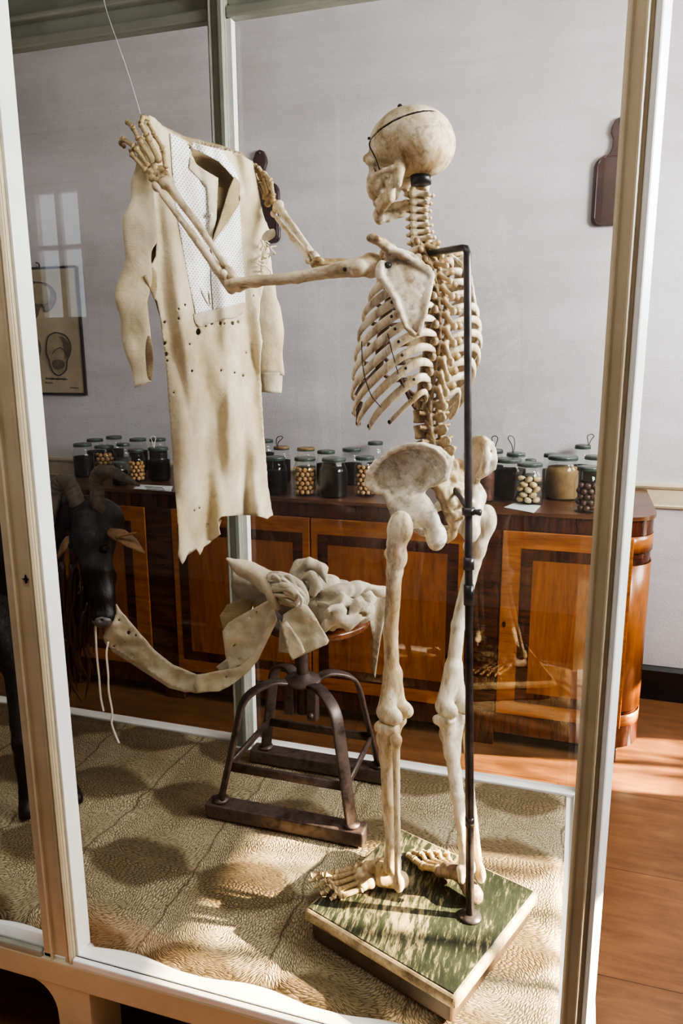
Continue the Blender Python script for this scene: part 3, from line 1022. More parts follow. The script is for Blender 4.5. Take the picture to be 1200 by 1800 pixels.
# light veneer of the rounded end
def end_panel(z0, z1, mat, name, off):
    r = 0.12
    ps = []
    for k in range(9):
        t = 1.5 * pi + k / 8 * pi / 2
        ps.append((CRr - r + (r + off) * cos(t), YC + r + (r + off) * sin(t)))
    ps.append((CRr + off, YB - .05))
    vs = [V((x, y, z)) for z in (z0, z1) for x, y in ps]; n = len(ps)
    o = mo(name, (vs, [(i, i + 1, n + i + 1, n + i) for i in range(n - 1)]), mat, cab, True)
    solidify(o, 0.003, 1.0)
end_panel(0.80, 0.860, M['satin_h'], 'end_panel', 0.003)
end_panel(0.20, 0.755, M['satinwood'], 'end_panel', 0.003)
end_panel(0.14, 0.185, M['satin_h'], 'end_panel', 0.003)
def door(x0, x1, sl, sr, z0=0.140, z1=0.858):
    """cabinet door: light frame, dark inlaid band, light centre panel"""
    d = kpart('door', box((x0 + .001, YC - .010, z0), (x1 - .001, YC + .002, z1)), M['satin_h'], None, 0.002)
    a, b = x0 + sl, x1 - sr
    zt, zb = z1 - .062, z0 + .055
    t = .042
    band = join(box((a, YC - .0112, zb), (a + t, YC - .008, zt)), box((b - t, YC - .0112, zb), (b, YC - .008, zt)))
    kpart('inlay_band', box((a, YC - .0112, zb), (a + t, YC - .008, zt)), M['rosewood'], d, 0)
    kpart('inlay_band', box((b - t, YC - .0112, zb), (b, YC - .008, zt)), M['rosewood'], d, 0)
    kpart('inlay_band', box((a + t, YC - .0112, zt - t), (b - t, YC - .008, zt)), M['rosewood_v'], d, 0)
    kpart('inlay_band', box((a + t, YC - .0112, zb), (b - t, YC - .008, zb + t)), M['rosewood_v'], d, 0)
    kpart('centre_panel', box((a + t, YC - .0114, zb + t), (b - t, YC - .008, zt - t)), M['satinwood'], d, 0)
    return d
d1 = door(-0.245, 0.205, .07, .06)
kpart('escutcheon', prism([V((-0.226 + .006 * cos(k * pi / 4), YC - .013, 0.50 + .012 * sin(k * pi / 4))) for k in range(8)], (0, .004, 0)), M['black'], d1, 0)
door(-0.989, -0.372, .03, .03)
door(-1.610, -0.993, .03, .03)
door(-2.19, -1.735, .06, .07)
for (a, b) in ((-0.372, -0.245), (-1.735, -1.610)):
    kpart('column_panel', box((a + .004, YC - .006, 0.14), (b - .004, YC + .002, 0.858)), M['rosewood'])
for x in (-0.30, -1.64, -2.18, 0.15):
    kpart('foot', box((x - .05, YC - .004, 0.0), (x + .05, YC + .13, 0.056)), M['rosewood_v'], None, 0.003)
for x in (-0.30, -1.64):
    kpart('foot', box((x - .05, YB - .18, 0.0), (x + .05, YB - .06, 0.056)), M['plinth'], None, 0.003)
ZT = 0.932

# paper sheets lying on the sideboard
def paper(poly, name, label, cat='paper', fold=0.0):
    pts = [on(x, y, ZT + .0015) for x, y in poly]
    n = len(pts)
    o = mo(name, (pts + [p + V((0, 0, .001)) for p in pts], [tuple(range(n)), tuple(range(n, 2 * n))] + [(i, (i + 1) % n, n + (i + 1) % n, n + i) for i in range(n)]), M['tan_paper'], None, False)
    tag(o, label, cat); return o
pp = paper([(234, 859), (246, 852), (304, 855), (300, 864)], 'printed_notice', 'white printed notice lying on the sideboard left of the hanging shirt')
for k in range(3):
    a = on(254 + k * 2, 855 + k * 2.4, ZT + .003); b = on(286 + k * 2, 857 + k * 2.4, ZT + .003)
    mo('print_line', sweep([a, b], 0.0016, 5), M['ink'], pp)
paper([(885, 892), (905, 884), (950, 889), (938, 902)], 'paper_sheet', 'pale paper sheet under the pale fruit jar on the sideboard')

# ------------------------------------------------------------------ preserving jars
def jar_meshes(r, h):
    s = h / 0.155
    body = [(r * .90, 0.0), (r * .985, .004), (r, .012), (r, .098 * s), (r * .96, .110 * s), (r * .86, .121 * s), (r * .80, .127 * s), (r * .79, .136 * s), (r * .83, .139 * s), (r * .83, .143 * s)]
    lid = [(r * .80, .1445 * s), (r * .86, .146 * s), (r * .87, .150 * s), (r * .84, .153 * s), (r * .60, .155 * s), (r * .2, .1535 * s)]
    ring = [(r * .80, .1405 * s), (r * .875, .1405 * s), (r * .88, .145 * s), (r * .80, .145 * s)]
    return lathe(body, 24, False), lathe(lid, 24), lathe(ring, 24)
def make_jar(loc, r, h, label, fill, level=0.8, loop=None, lidm='lid', nuts=None, nut_label=None, cacheable=True):
    t = thing('preserving_jar', label, 'jar', loc, 'preserving jars on the sideboard')
    b, l, g = jar_meshes(r, h)
    T = Matrix.Translation(loc)
    def P(name, vf, mat):
        return mo(name, xf(vf, Matrix.Identity(4)), mat, t, True, T)
    P('glass_body', b, M['jar']); P('lid', l, M[lidm]); P('rubber_ring', g, M['rubber'])
    s = h / 0.155
    if fill:
        top = .118 * s * level
        q = r * .94
        pr = [(q * .9, .004), (q, .012), (q, min(top, .098 * s))]
        if top > .098 * s: pr.append((q * .9, top))
        o = P('contents', lathe(pr, 24), M[fill])
        o['label'] = {'darkfill': 'dark preserve', 'powder': 'fine tan powder', 'greyfill': 'grey preserve', 'bean': 'reddish brown beans'}[fill]
    if nuts:
        q = r * .93
        mat, nr, sq = nuts
        me = mesh_nut(nr, sq, mat)
        z = nr + .006; row = 0
        top_z = .118 * s * level; away = math.atan2(-loc[1], -loc[0])
        while z < top_z:
            rr = q - nr * (1.08 if z < .095 * s else 1.45)
            n = max(4, int(2 * pi * rr / (nr * 2.1)))
            for k in range(n):
                a = -pi / 2 + (k + (row % 2) * .5) * 2 * pi / n
                if cos(a - away) < 0.12: continue          # the far side is hidden
                o = bpy.data.objects.new(nuts_name(mat), me); COL.objects.link(o)
                j = V((random.uniform(-1, 1), random.uniform(-1, 1), random.uniform(-.6, .6))) * nr * .06
                Rm = Matrix.Rotation(random.uniform(0, 6), 4, 'Z') @ Matrix.Rotation(random.uniform(-.6, .6), 4, 'X')
                place(o, Matrix.Translation(V(loc) + V((rr * cos(a), rr * sin(a), z)) + j) @ Rm)
                tag(o, nut_label, 'nut', nut_label)
            z += nr * 1.78 * sq; row += 1
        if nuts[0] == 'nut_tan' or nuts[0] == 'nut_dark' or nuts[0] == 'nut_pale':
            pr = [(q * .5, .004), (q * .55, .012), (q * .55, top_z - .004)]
            o = P('contents', lathe(pr, 16), M['darkfill']); o['label'] = 'core coloured dark for the shade between packed nuts'  # solid dark core in place of the shaded gaps between nuts
    if loop:
        c, hh, lean, colr = loop
        z0 = .150 * s
        pts = [V((c, -r * .3, z0)), V((c - .004, -r * .3, z0 + hh * .45)), V((c - .012 + lean * .7, -r * .3, z0 + hh * .85)), V((c + lean, -r * .3, z0 + hh)),
               V((c + .012 + lean * .8, -r * .3, z0 + hh * .85)), V((c + .006, -r * .3, z0 + hh * .45)), V((c + .002, -r * .3, z0 + .004))]
        o = P('wire_loop' if colr == 'wire' else 'cord_loop', sweep(catmull(pts, 6), .0018, 6), M[colr])
        o['label'] = 'dark wire loop on the lid' if colr == 'wire' else 'white cord loop on the lid'
    return t
NUT = {}
def nuts_name(mat): return {'nut_tan': 'tan_nut', 'nut_dark': 'brown_nut', 'nut_pale': 'dried_fruit'}[mat]
def mesh_nut(r, sq, mat):
    k = (round(r, 4), mat)
    if k not in NUT:
        bm = bmesh.new()
        bmesh.ops.create_icosphere(bm, subdivisions=2, radius=r)
        for v in bm.verts:
            v.co.z *= sq
            v.co *= 1 + .08 * noise.noise(v.co * (1.6 / r))
        me = bpy.data.meshes.new(nuts_name(mat)); bm.to_mesh(me); bm.free()
        me.polygons.foreach_set('use_smooth', [True] * len(me.polygons))
        me.materials.append(M[mat])
        NUT[k] = me
    return NUT[k]
def lidpos(x, y, h):
    """jar base position from the pixel of its lid's top, standing on the sideboard"""
    p = on(x, y, ZT + h)
    p.z = ZT; return p
def frontpos(x, yb): return on(x, yb - 5, ZT)
def jar_w(p, wpx): return wpx / FPX * (p - EYE).dot(FWD) / 2
placed = []
def J(x, ytop, w, label, fill, back=False, h=0.155, **kw):
    hh = h
    p = lidpos(x, ytop, hh)
    r = jar_w(p, w)
    p.y = max(YC + r + .015, min(p.y, YB - .04 - r))
    d = ray(x, 900); p.x = d.x / d.y * p.y
    for _ in range(40):                       # keep neighbours from standing in each other
        moved = False
        for (q, rq) in placed:
            dv = V((p.x - q.x, p.y - q.y, 0)); need = r + rq + .003
            if dv.length < need:
                p.y += 0.006 if dv.y >= 0 else -0.006
                moved = True
        if not moved: break
    p.y = max(YC + r + .008, min(p.y, YB - .04 - r))
    placed.append((p.copy(), r))
    return make_jar(p, r, hh, label, fill, **kw)
# left group
J(154, 779, 36, 'tall dark jar with a flat lid, leftmost of the row behind the goat horns', 'darkfill', h=.158)
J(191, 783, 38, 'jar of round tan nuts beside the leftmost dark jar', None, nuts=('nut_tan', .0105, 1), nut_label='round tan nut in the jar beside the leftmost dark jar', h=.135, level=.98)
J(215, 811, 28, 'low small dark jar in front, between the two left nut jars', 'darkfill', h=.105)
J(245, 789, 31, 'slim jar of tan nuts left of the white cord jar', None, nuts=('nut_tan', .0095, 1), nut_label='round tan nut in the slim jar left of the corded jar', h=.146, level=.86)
J(284, 786, 40, 'dark jar with a white cord loop, half behind the hanging shirt', 'darkfill', loop=(-.012, .055, .0, 'cord'), h=.150)
J(176, 771, 32, 'dark lidded jar behind the leftmost two jars', 'darkfill', h=.155)
J(209, 766, 31, 'tallest lidded jar at the back of the left group', 'darkfill', h=.17)
J(224, 779, 26, 'pale half empty jar in the middle of the left group', 'greyfill', level=.7, h=.15)
J(250, 770, 33, 'dark jar behind the slim tan nut jar', 'darkfill', h=.16)
J(284, 770, 32, 'dark jar at the back behind the white cord jar', 'darkfill', h=.16)
# middle group
J(485, 802, 42, 'front jar of dark preserve just right of the shirt hem', 'darkfill', level=.82)
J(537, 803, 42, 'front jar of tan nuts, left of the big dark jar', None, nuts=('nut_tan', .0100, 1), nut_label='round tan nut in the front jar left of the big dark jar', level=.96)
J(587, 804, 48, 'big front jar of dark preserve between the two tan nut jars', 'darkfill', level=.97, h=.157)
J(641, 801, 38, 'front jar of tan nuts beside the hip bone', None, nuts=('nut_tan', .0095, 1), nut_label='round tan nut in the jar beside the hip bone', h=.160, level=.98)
J(497, 784, 32, 'jar with amber lid and wire loop behind the front dark jar', 'darkfill', lidm='amber', loop=(-.015, .05, .018, 'wire'), h=.16)
J(470, 771, 30, 'jar at the back half hidden by the shirt hem', 'darkfill', h=.165)
J(539, 786, 36, 'jar with amber lid right behind the front nut jar', 'greyfill', lidm='amber', level=.6, h=.158)
J(574, 791, 36, 'dark jar peeping out behind the big dark jar', 'darkfill', h=.152)
J(618, 787, 37, 'tall dark jar behind, between big dark jar and nut jar', 'darkfill', level=.75, h=.160)
J(659, 774, 30, 'tallest green lidded jar behind the hip bone', 'darkfill', level=.55, h=.172)
# right group
J(853, 806, 28, 'jar of reddish brown beans right behind the iron pole', 'bean', h=.165, level=.98)
J(890, 805, 52, 'wide jar of dark preserve with two wire loops behind', 'darkfill', level=.96, h=.160)
J(927, 812, 50, 'wide jar of pale dried fruit on the paper sheet', None, nuts=('nut_pale', .0155, .7), nut_label='pale dried fruit in the wide jar on the paper sheet', h=.160, level=.86)
J(984, 800, 58, 'widest jar filled with tan powder', 'powder', h=.170, level=.97)
J(1030, 822, 46, 'front jar of dark brown nuts beside the right post', None, nuts=('nut_dark', .0112, 1), nut_label='dark brown nut in the front jar beside the right post', h=.165, level=.92)
J(865, 789, 34, 'tall dark jar with a long wire loop behind the bean jar', 'darkfill', loop=(0, .06, .0, 'wire'), h=.175)
J(902, 795, 37, 'jar with wire loop at the back behind the wide dark jar', 'darkfill', loop=(-.012, .072, -.012, 'wire'), h=.17)
J(928, 806, 22, 'small lidded jar at the back between dark and pale jars', 'greyfill', h=.155)
J(962, 798, 28, 'green lidded jar half behind the powder jar', 'greyfill', h=.165)
J(1017, 776, 30, 'small green lidded jar with wire loop, highest of the right group', 'darkfill', loop=(.022, .05, .008, 'wire'), level=.7, h=.185)
J(1040, 800, 42, 'dark jar at the back behind the brown nut jar', 'darkfill', h=.165)

# ------------------------------------------------------------------ on the back wall
def paddle(xc, label):
    out = []
    w = 0.088
    z0, z1, zt = 1.978, 2.235, 2.375
    prof = [(0.0, z0)] 
    L = []
    for k in range(7):
        t = k / 6 * pi / 2
        L.append((w - .03 + .03 * sin(t), z0 + .03 - .03 * cos(t)))
    for k in range(7):
        t = k / 6 * pi / 2
        L.append((w - .04 + .04 * cos(t), z1 - .04 + .04 * sin(t)))
    L += [(.034, z1 + .012), (.026, z1 + .03), (.024, z1 + .06), (.034, z1 + .085), (.032, z1 + .105), (.02, zt - .01), (.0, zt)]
    poly = [V((xc + x, YB - .004, z)) for x, z in L] + [V((xc - x, YB - .004, z)) for x, z in reversed(L[:-1])]
    t = thing('wooden_paddle', label, 'wooden board', (xc, YB - .01, z0), 'dark paddle boards on the back wall')
    o = mo('board', prism(poly, (0, -.018, 0)), M['paddle'], t, False); bevel(o, .006, 3, 50)
    c = [V((xc + x * .86, YB - .0225, z0 + (z - z0) * .985 + .004)) for x, z in L[:14]]
    c = c + [V((2 * xc - p.x, p.y, p.z)) for p in reversed(c)]
    mo('raised_edge', sweep(catmull(c, 2, True), .004, 6, closed=True), M['paddle'], t)
    mo('peg', sweep([V((xc, YB, zt - .02)), V((xc, YB - .03, zt - .016))], [.009, .006], 8), M['paddle'], t)
paddle(-1.422, 'dark brown paddle shaped board on the wall behind the raised right hand')
paddle(0.082, 'dark brown paddle shaped board on the wall, half hidden by the right post')
# anatomical wall chart
xr, zb, zt = -2.424, 1.288, 1.918
xl = xr - .46
ch = thing('skull_chart', 'old framed wall chart with brown drawings of human skulls', 'wall chart', (-2.65, YB - .01, zb))
mo('backing_paper', box((xl, YB - .010, zb), (xr, YB - .004, zt)), M['paper'], ch, False)
fr = [((xl - .004, zb - .004), (xl + .006, zt)), ((xr - .008, zb - .004), (xr + .004, zt)), ((xl + .006, zb - .004), (xr - .008, zb + .008)), ((xl + .006, zt - .007), (xr - .008, zt + .004))]
for (a, b) in fr:
    mo('frame_strip', box((a[0], YB - .014, a[1]), (b[0], YB - .003, b[1])), M['black'], ch, False)
hk = at(70, 466, YB)
mo('hook', sweep(catmull([V((hk.x, YB - .004, zt - .005)), V((hk.x + .004, YB - .012, zt + .018)), V((hk.x - .012, YB - .014, zt + .026))], 5), .003, 6), M['black'], ch)
def flat(name, poly, mat, parent, dy):
    pts = [at(x, y, YB - dy) for x, y in poly]
    return mo(name, prism(pts, (0, .0012, 0)), mat, parent, False)
def outline(name, poly, mat, parent, dy, r=.0022):
    return mo(name, sweep([at(x, y, YB - dy) for x, y in poly], r, 5), mat, parent)
# a skull from the side, upper drawing
sk = flat('skull_drawing', curve2([(52, 500), (66, 496), (82, 499), (93, 508), (98, 520), (95, 535), (86, 546), (78, 548), (76, 540), (70, 542), (66, 556), (58, 560), (50, 540)]), M['sepia'], ch, .0125)
flat('shading', curve2([(54, 502), (68, 499), (82, 504), (88, 515), (86, 528), (78, 534), (66, 534), (54, 530)]), M['sepia_light'], sk, .0135)
outline('outline', curve2([(52, 500), (66, 496), (82, 499), (93, 508), (98, 520), (95, 535), (86, 546), (78, 548), (76, 540)])[:-3], M['ink'], sk, .0135)
# a skull from behind, lower drawing
oc = curve2([(82, 605), (85, 592), (95, 585), (106, 586), (117, 592), (124, 606), (123, 622), (118, 634), (117, 648), (111, 656), (103, 660), (94, 655), (89, 644), (86, 632), (82, 620)])
sk = flat('skull_drawing', oc, M['sepia_light'], ch, .0125)
outline('outline', oc + [oc[0]], M['ink'], sk, .0135, .0026)
flat('shading', curve2([(104, 592), (113, 594), (121, 606), (121, 622), (114, 632), (112, 618), (110, 604)]), M['sepia'], sk, .0135)
flat('shading', curve2([(92, 636), (102, 632), (113, 636), (112, 646), (103, 650), (94, 646)]), M['sepia'], sk, .0136)
outline('suture', [(92, 622), (98, 614), (106, 611), (113, 616), (118, 628)], M['ink'], sk, .0142, .0014)
# half-seen third drawing and the handwritten caption
oc = curve2([(46, 610), (56, 596), (68, 598), (72, 610), (70, 624), (58, 640), (48, 634)])
sk = flat('skull_drawing', oc, M['sepia'], ch, .0125)
def scribble(x0, x1, y, amp, n):
    pts = []
    for k in range(n * 6 + 1):
        t = k / (n * 6)
        pts.append((x0 + (x1 - x0) * t + 1.2 * sin(k * 1.05), y + 1.2 * t + amp * sin(k * 1.05 + 1.2) * (1.5 if (k // 6) % 4 == 0 else .7)))
    return pts
outline('handwriting', scribble(80, 118, 665, 1.5, 14), M['ink'], ch, .0125, .0010)
outline('handwriting', scribble(79, 93, 672, 1.0, 6), M['ink'], ch, .0125, .0008)
outline('handwriting', scribble(123, 138, 681, .9, 6), M['ink'], ch, .0125, .0008)
# ------------------------------------------------------------------ articulated skeleton
ZP = 0.345                          # top of the wooden base
BR_, BF_, BU_ = V((.56, .83, 0)).normalized(), V((-.83, .56, 0)).normalized(), V((0, 0, 1))
def body(o, r, f, u): return V(o) + BR_ * r + BF_ * f + BU_ * u
def frame(o, X, Z):
    """matrix with Z along Z and X near X"""
    Z = V(Z).normalized(); X = V(X); X = (X - Z * X.dot(Z)).normalized(); Y = Z.cross(X)
    m = Matrix((X, Y, Z)).transposed().to_4x4(); m.translation = V(o); return m

sk = thing('skeleton', 'real human skeleton standing on the green base, holding up the long shirt', 'skeleton', (-0.26, 1.45, ZP))
def bone(name, me, M_, mat='bone', parent=None, label=None):
    o = obj(name, me, M[mat], parent or sk, M_)
    if label: o['label'] = label
    return o

# --- joints
J3 = {}
J3['lhip'] = at(722, 897, 1.425); J3['lkn'] = at(683, 1262, 1.41); J3['lank'] = on(688, 1534, ZP + .065)
J3['rhip'] = at(826, 892, 1.555); J3['rkn'] = at(788, 1252, 1.52); J3['rank'] = on(822, 1538, ZP + .065)
J3['lsh'] = at(648, 468, 1.385); J3['lelb'] = at(408, 500, 1.44); J3['lwr'] = at(279, 318, 1.47)
J3['rsh'] = at(800, 455, 1.72); J3['relb'] = at(556, 466, 1.73); J3['rwr'] = at(482, 366, 1.84)

# --- long bones
def femur_fn(L):
    def fn(P):
        w = P.copy()
        sh = chain(P, [(0, -.002, .06), (.012, .010, .19), (.034, .004, L - .12), (.045, 0, L - .06)], [.0165, .0148, .0160, .0200], .006)
        d = U(.012, sh, cap(P, (0, 0, .10), (-.018, -.004, .035), .016, .019), cap(P, (.002, 0, .10), (.020, -.004, .035), .016, .019))
        d = smin(d, ell(P, (-.023, -.013, .018), (.0165, .031, .021)), .006)
        d = smin(d, ell(P, (.023, -.013, .020), (.0165, .031, .021)), .006)
        d = ssub(d, ell(P, (0, -.042, .010), (.0105, .026, .030)), .004)
        d = ssub(d, ell(P, (0, .034, .034), (.008, .012, .03)), .008)
        d = smin(d, ell(P, (.047, -.006, L - .030), (.020, .026, .036)), .008)
        d = smin(d, cap(P, (.045, 0, L - .035), (.010, .002, L - .006), .018, .0145), .010)
        d = smin(d, ell(P, (0, 0, L), (.0235, .0235, .0235)), .004)
        d = smin(d, ell(P, (.036, -.008, L - .090), (.011, .013, .018)), .010)
        d = smin(d, ell(P, (.030, .021, L - .088), (.010, .012, .013)), .009)
        return d + nz(P, 130, 1) * .0004 + nz(P, 30, 3) * .0006
    return fn
LF = (J3['lhip'] - J3['lkn']).length
fem = sdf_mesh('femur', femur_fn(LF), (-.05, -.045, -.01), (.085, .05, LF + .03), .0024)
LT = .345
def tibia_fn(L):
    def fn(P):
        d = U(.010, chain(P, [(0, .004, L - .075), (.002, .004, L - .18), (-.002, 0, .07)], [.0165, .0135, .0115], .006),
              cap(P, (0, .004, L - .09), (-.014, -.004, L - .026), .015, .018), cap(P, (0, .004, L - .09), (.016, -.004, L - .026), .015, .018))
        d = smin(d, rbox(P, (0, -.004, L - .014), (.0365, .026, .011), .009), .010)
        d = smin(d, ell(P, (-.002, .021, L - .05), (.011, .009, .018)), .008)
        d = smin(d, cap(P, (-.002, 0, .07), (0, 0, .016), .0115, .0185), .01)
        d = smin(d, cap(P, (-.018, .002, .016), (-.020, .002, -.006), .010, .007), .006)
        d = ssub(d, ell(P, (0, -.03, L - .014), (.010, .012, .02)), .005)
        return d + nz(P, 130, 1) * .0005 + nz(P, 45, 5) * .0008
    return fn
tib = sdf_mesh('tibia', tibia_fn(LT), (-.045, -.04, -.015), (.045, .04, LT + .005), .0024)
def fibula_fn(L):
    def fn(P):
        d = U(.005, chain(P, [(0, 0, L - .03), (.001, .002, L * .5), (0, .003, .03)], [.0085, .0068, .0075], .004),
              ell(P, (0, 0, L - .022), (.012, .013, .016)), ell(P, (0, .002, .008), (.010, .013, .022)))
        return d + nz(P, 130, 2) * .0005
    return fn
fib = sdf_mesh('fibula', fibula_fn(LT), (-.02, -.02, -.02), (.02, .022, LT), .0022)
def humerus_fn(L):
    def fn(P):
        d = U(.008, chain(P, [(0, 0, .05), (0, .003, L * .5), (.002, 0, L - .06)], [.0105, .0112, .0125], .006),
              cap(P, (0, 0, .06), (-.020, .0, .014), .010, .009), cap(P, (0, 0, .06), (.020, 0, .014), .010, .008),
              cap(P, (.002, 0, L - .07), (.002, 0, L - .02), .0125, .018))
        d = smin(d, cap(P, (-.018, .004, .004), (.016, .004, .004), .0105, .0095), .005)
        d = smin(d, ell(P, (-.028, -.003, .013), (.008, .008, .012)), .006)
        d = ssub(d, ell(P, (0, -.013, .024), (.011, .008, .011)), .004)
        d = smin(d, ell(P, (-.009, -.003, L), (.0225, .023, .022)), .006)
        d = smin(d, ell(P, (.015, .005, L - .012), (.012, .015, .017)), .006)
        return d + nz(P, 130, 4) * .0005 + nz(P, 45, 5) * .0007
    return fn
def ulna_fn(L):
    def fn(P):
        d = U(.006, chain(P, [(0, -.004, L - .04), (0, .001, L * .5), (0, 0, .03)], [.0092, .0072, .0058], .004),
              cap(P, (0, -.006, L - .05), (0, -.012, L + .006), .0095, .0105), ell(P, (0, .008, L - .02), (.009, .010, .008)), ell(P, (0, 0, .010), (.0085, .0085, .013)))
        return d + nz(P, 130, 2) * .0005
    return fn
def radius_fn(L):
    def fn(P):
        d = U(.006, chain(P, [(0, 0, L - .02), (.002, .002, L * .5), (0, 0, .05)], [.0066, .0074, .0082], .004),
              cap(P, (0, 0, L - .012), (0, 0, L - .003), .0105, .0105), ell(P, (0, .006, L - .035), (.007, .008, .011)),
              cap(P, (0, 0, .05), (0, 0, .012), .0085, .0125), rbox(P, (0, 0, .010), (.0155, .011, .009), .007))
        return d + nz(P, 130, 6) * .0005
    return fn
LH = .312
hum = sdf_mesh('humerus', humerus_fn(LH), (-.045, -.03, -.01), (.035, .03, LH + .03), .0022)
LR = .262
uln = sdf_mesh('ulna', ulna_fn(LR), (-.015, -.03, -.01), (.015, .025, LR + .02), .0019)
rad = sdf_mesh('radius', radius_fn(LR), (-.02, -.016, -.008), (.02, .02, LR + .01), .0019)
XM = Matrix.Scale(-1, 4, (1, 0, 0))
femR, tibR, humR = mirrored(fem, XM), mirrored(tib, XM), mirrored(hum, XM)

def limb(a, b, L, X):
    """frame with origin a, Z towards b, scaled along Z so the bone of length L reaches b"""
    m = frame(a, X, b - a)
    return m @ Matrix.Scale((b - a).length / L, 4, (0, 0, 1))
# the near leg is the left one: mirrored bones, local X pointing to the middle
Xl = V((.10, 1, 0))
bone('femur', femR, limb(J3['lkn'], J3['lhip'], LF, V((.30, 1, 0))), 'bone')
bone('tibia', tibR, limb(J3['lank'], J3['lkn'] + V((0, 0, .002)), LT, Xl), 'bone')
mt = limb(J3['lank'], J3['lkn'], LT, Xl)
bone('fibula', fib, mt @ Matrix.Translation((-.026, -.027, -.010)) @ Matrix.Rotation(radians(-1.2), 4, 'Y'), 'bone')
Xr = BR_ + BF_ * .1
bone('femur', fem, limb(J3['rkn'], J3['rhip'], LF, BR_), 'bone_pale')
bone('tibia', tib, limb(J3['rank'], J3['rkn'] + V((0, 0, .002)), LT, Xr), 'bone_pale')
mt = limb(J3['rank'], J3['rkn'], LT, Xr)
bone('fibula', fib, mt @ Matrix.Translation((.029, -.012, -.010)) @ Matrix.Rotation(radians(1), 4, 'Y'), 'bone_pale')

# --- arms
def arm(sh, el, wr, hm, side, Xh, Xf, mat):
    bone('humerus', hm, limb(el, sh, LH, Xh), mat)
    sd = V(Xf).normalized()
    bone('ulna', uln, limb(wr - sd * .012, el + V((0, 0, 0)) + (wr - el).normalized() * .004 - sd * .004, LR, Xf), mat)
    bone('radius', rad, limb(wr + sd * .012, el + (wr - el).normalized() * .014 + sd * .011, LR, Xf), mat)
arm(J3['lsh'], J3['lelb'], J3['lwr'], hum, -1, V((0.25, -1, .1)), V((.75, .55, .45)), 'bone')
arm(J3['rsh'], J3['relb'], J3['rwr'], humR, 1, V((0, -1, 0.2)), V((.5, -.3, .5)), 'bone_hand')

# --- generic small bone for fingers and toes (unit length along Z)
def small_bone(P):
    d = U(.06, cap(P, (0, 0, .1), (0, 0, .9), .098), ell(P, (0, 0, .07), (.155, .14, .10)), ell(P, (0, -.01, .92), (.13, .125, .10)))
    return d
sbone = sdf_mesh('finger_bone', small_bone, (-.2, -.2, -.06), (.2, .2, 1.06), .045)
def small(name, a, b, parent, mat, thick=1.0, ref=(0, 0, 1)):
    a, b = V(a), V(b); L = (b - a).length
    X = V(ref) if abs((b - a).normalized().dot(V(ref))) < .95 else V((1, 0, 0))
    m = frame(a, X, b - a) @ Matrix.Diagonal((L * thick, L * thick, L, 1))
    return bone(name, sbone, m, mat, parent)

# --- hands: carpal block with finger bones; paths in photo pixels with depth
def hand(wrist, carp, rays_, mat, name='hand'):
    c = [at(*p) for p in carp]
    def fn(P):
        d = None
        for k, q in enumerate(c):
            e = ell(P, q, (.0092, .0088, .0085)) + nz(P, 200, k) * .0006
            d = e if d is None else smin(d, e, .0012)
        d = np.minimum(d, cap(P, c[0], c[-1], .004))
        for q in c[1:]: d = np.minimum(d, cap(P, c[0], q, .0035))
        return d
    lo = [min(q[i] for q in c) - .012 for i in range(3)]; hi = [max(q[i] for q in c) + .012 for i in range(3)]
    h = bone(name, sdf_mesh('hand', fn, lo, hi, .0016), None, mat)
    for R_ in rays_:
        pts = [at(*p) for p in R_['p']]
        for k in range(len(pts) - 1):
            L = (pts[k + 1] - pts[k]).length
            t = R_.get('t', .0085) / (.155 * L) * (1, .92, .8, .72)[min(k, 3)]
            g = (pts[k + 1] - pts[k]) * .03
            small('metacarpal' if k == 0 else 'finger_bone', pts[k] + g, pts[k + 1] - g, h, mat, t)
    return h
carpL = [(276, 305, 1.475), (268, 313, 1.47), (284, 312, 1.475), (266, 302, 1.47), (284, 298, 1.478), (271, 295, 1.472), (290, 306, 1.48), (277, 318, 1.472)]
hand('l', carpL, [
    {'p': [(258, 302, 1.465), (229, 268, 1.462), (243, 256, 1.478)], 't': .0085},
    {'p': [(263, 294, 1.468), (237, 258, 1.462), (215, 244, 1.47), (212, 252, 1.485), (219, 258, 1.50)], 't': .0090},
    {'p': [(271, 288, 1.470), (244, 245, 1.466), (234, 224, 1.472), (223, 214, 1.485), (230, 219, 1.505)], 't': .0092},
    {'p': [(281, 286, 1.472), (258, 239, 1.472), (247, 218, 1.475), (252, 205, 1.490), (262, 210, 1.51)], 't': .0090},
    {'p': [(291, 297, 1.480), (287, 262, 1.478), (271, 236, 1.476), (261, 216, 1.485)], 't': .0088}], 'bone_hand')
carpR = [(473, 352, 1.845), (467, 346, 1.85), (478, 345, 1.845), (480, 354, 1.842), (470, 358, 1.845), (475, 340, 1.847)]
hand('r', carpR, [
    {'p': [(469, 346, 1.85), (461, 318, 1.852), (451, 297, 1.853), (441, 285, 1.86)], 't': .0085},
    {'p': [(474, 343, 1.845), (464, 312, 1.848), (455, 296, 1.85), (448, 290, 1.865)], 't': .0088},
    {'p': [(480, 345, 1.84), (476, 318, 1.842), (465, 305, 1.845), (458, 300, 1.86)], 't': .0088},
    {'p': [(466, 350, 1.855), (455, 322, 1.86), (447, 305, 1.865)], 't': .0085}], 'bone_hand')

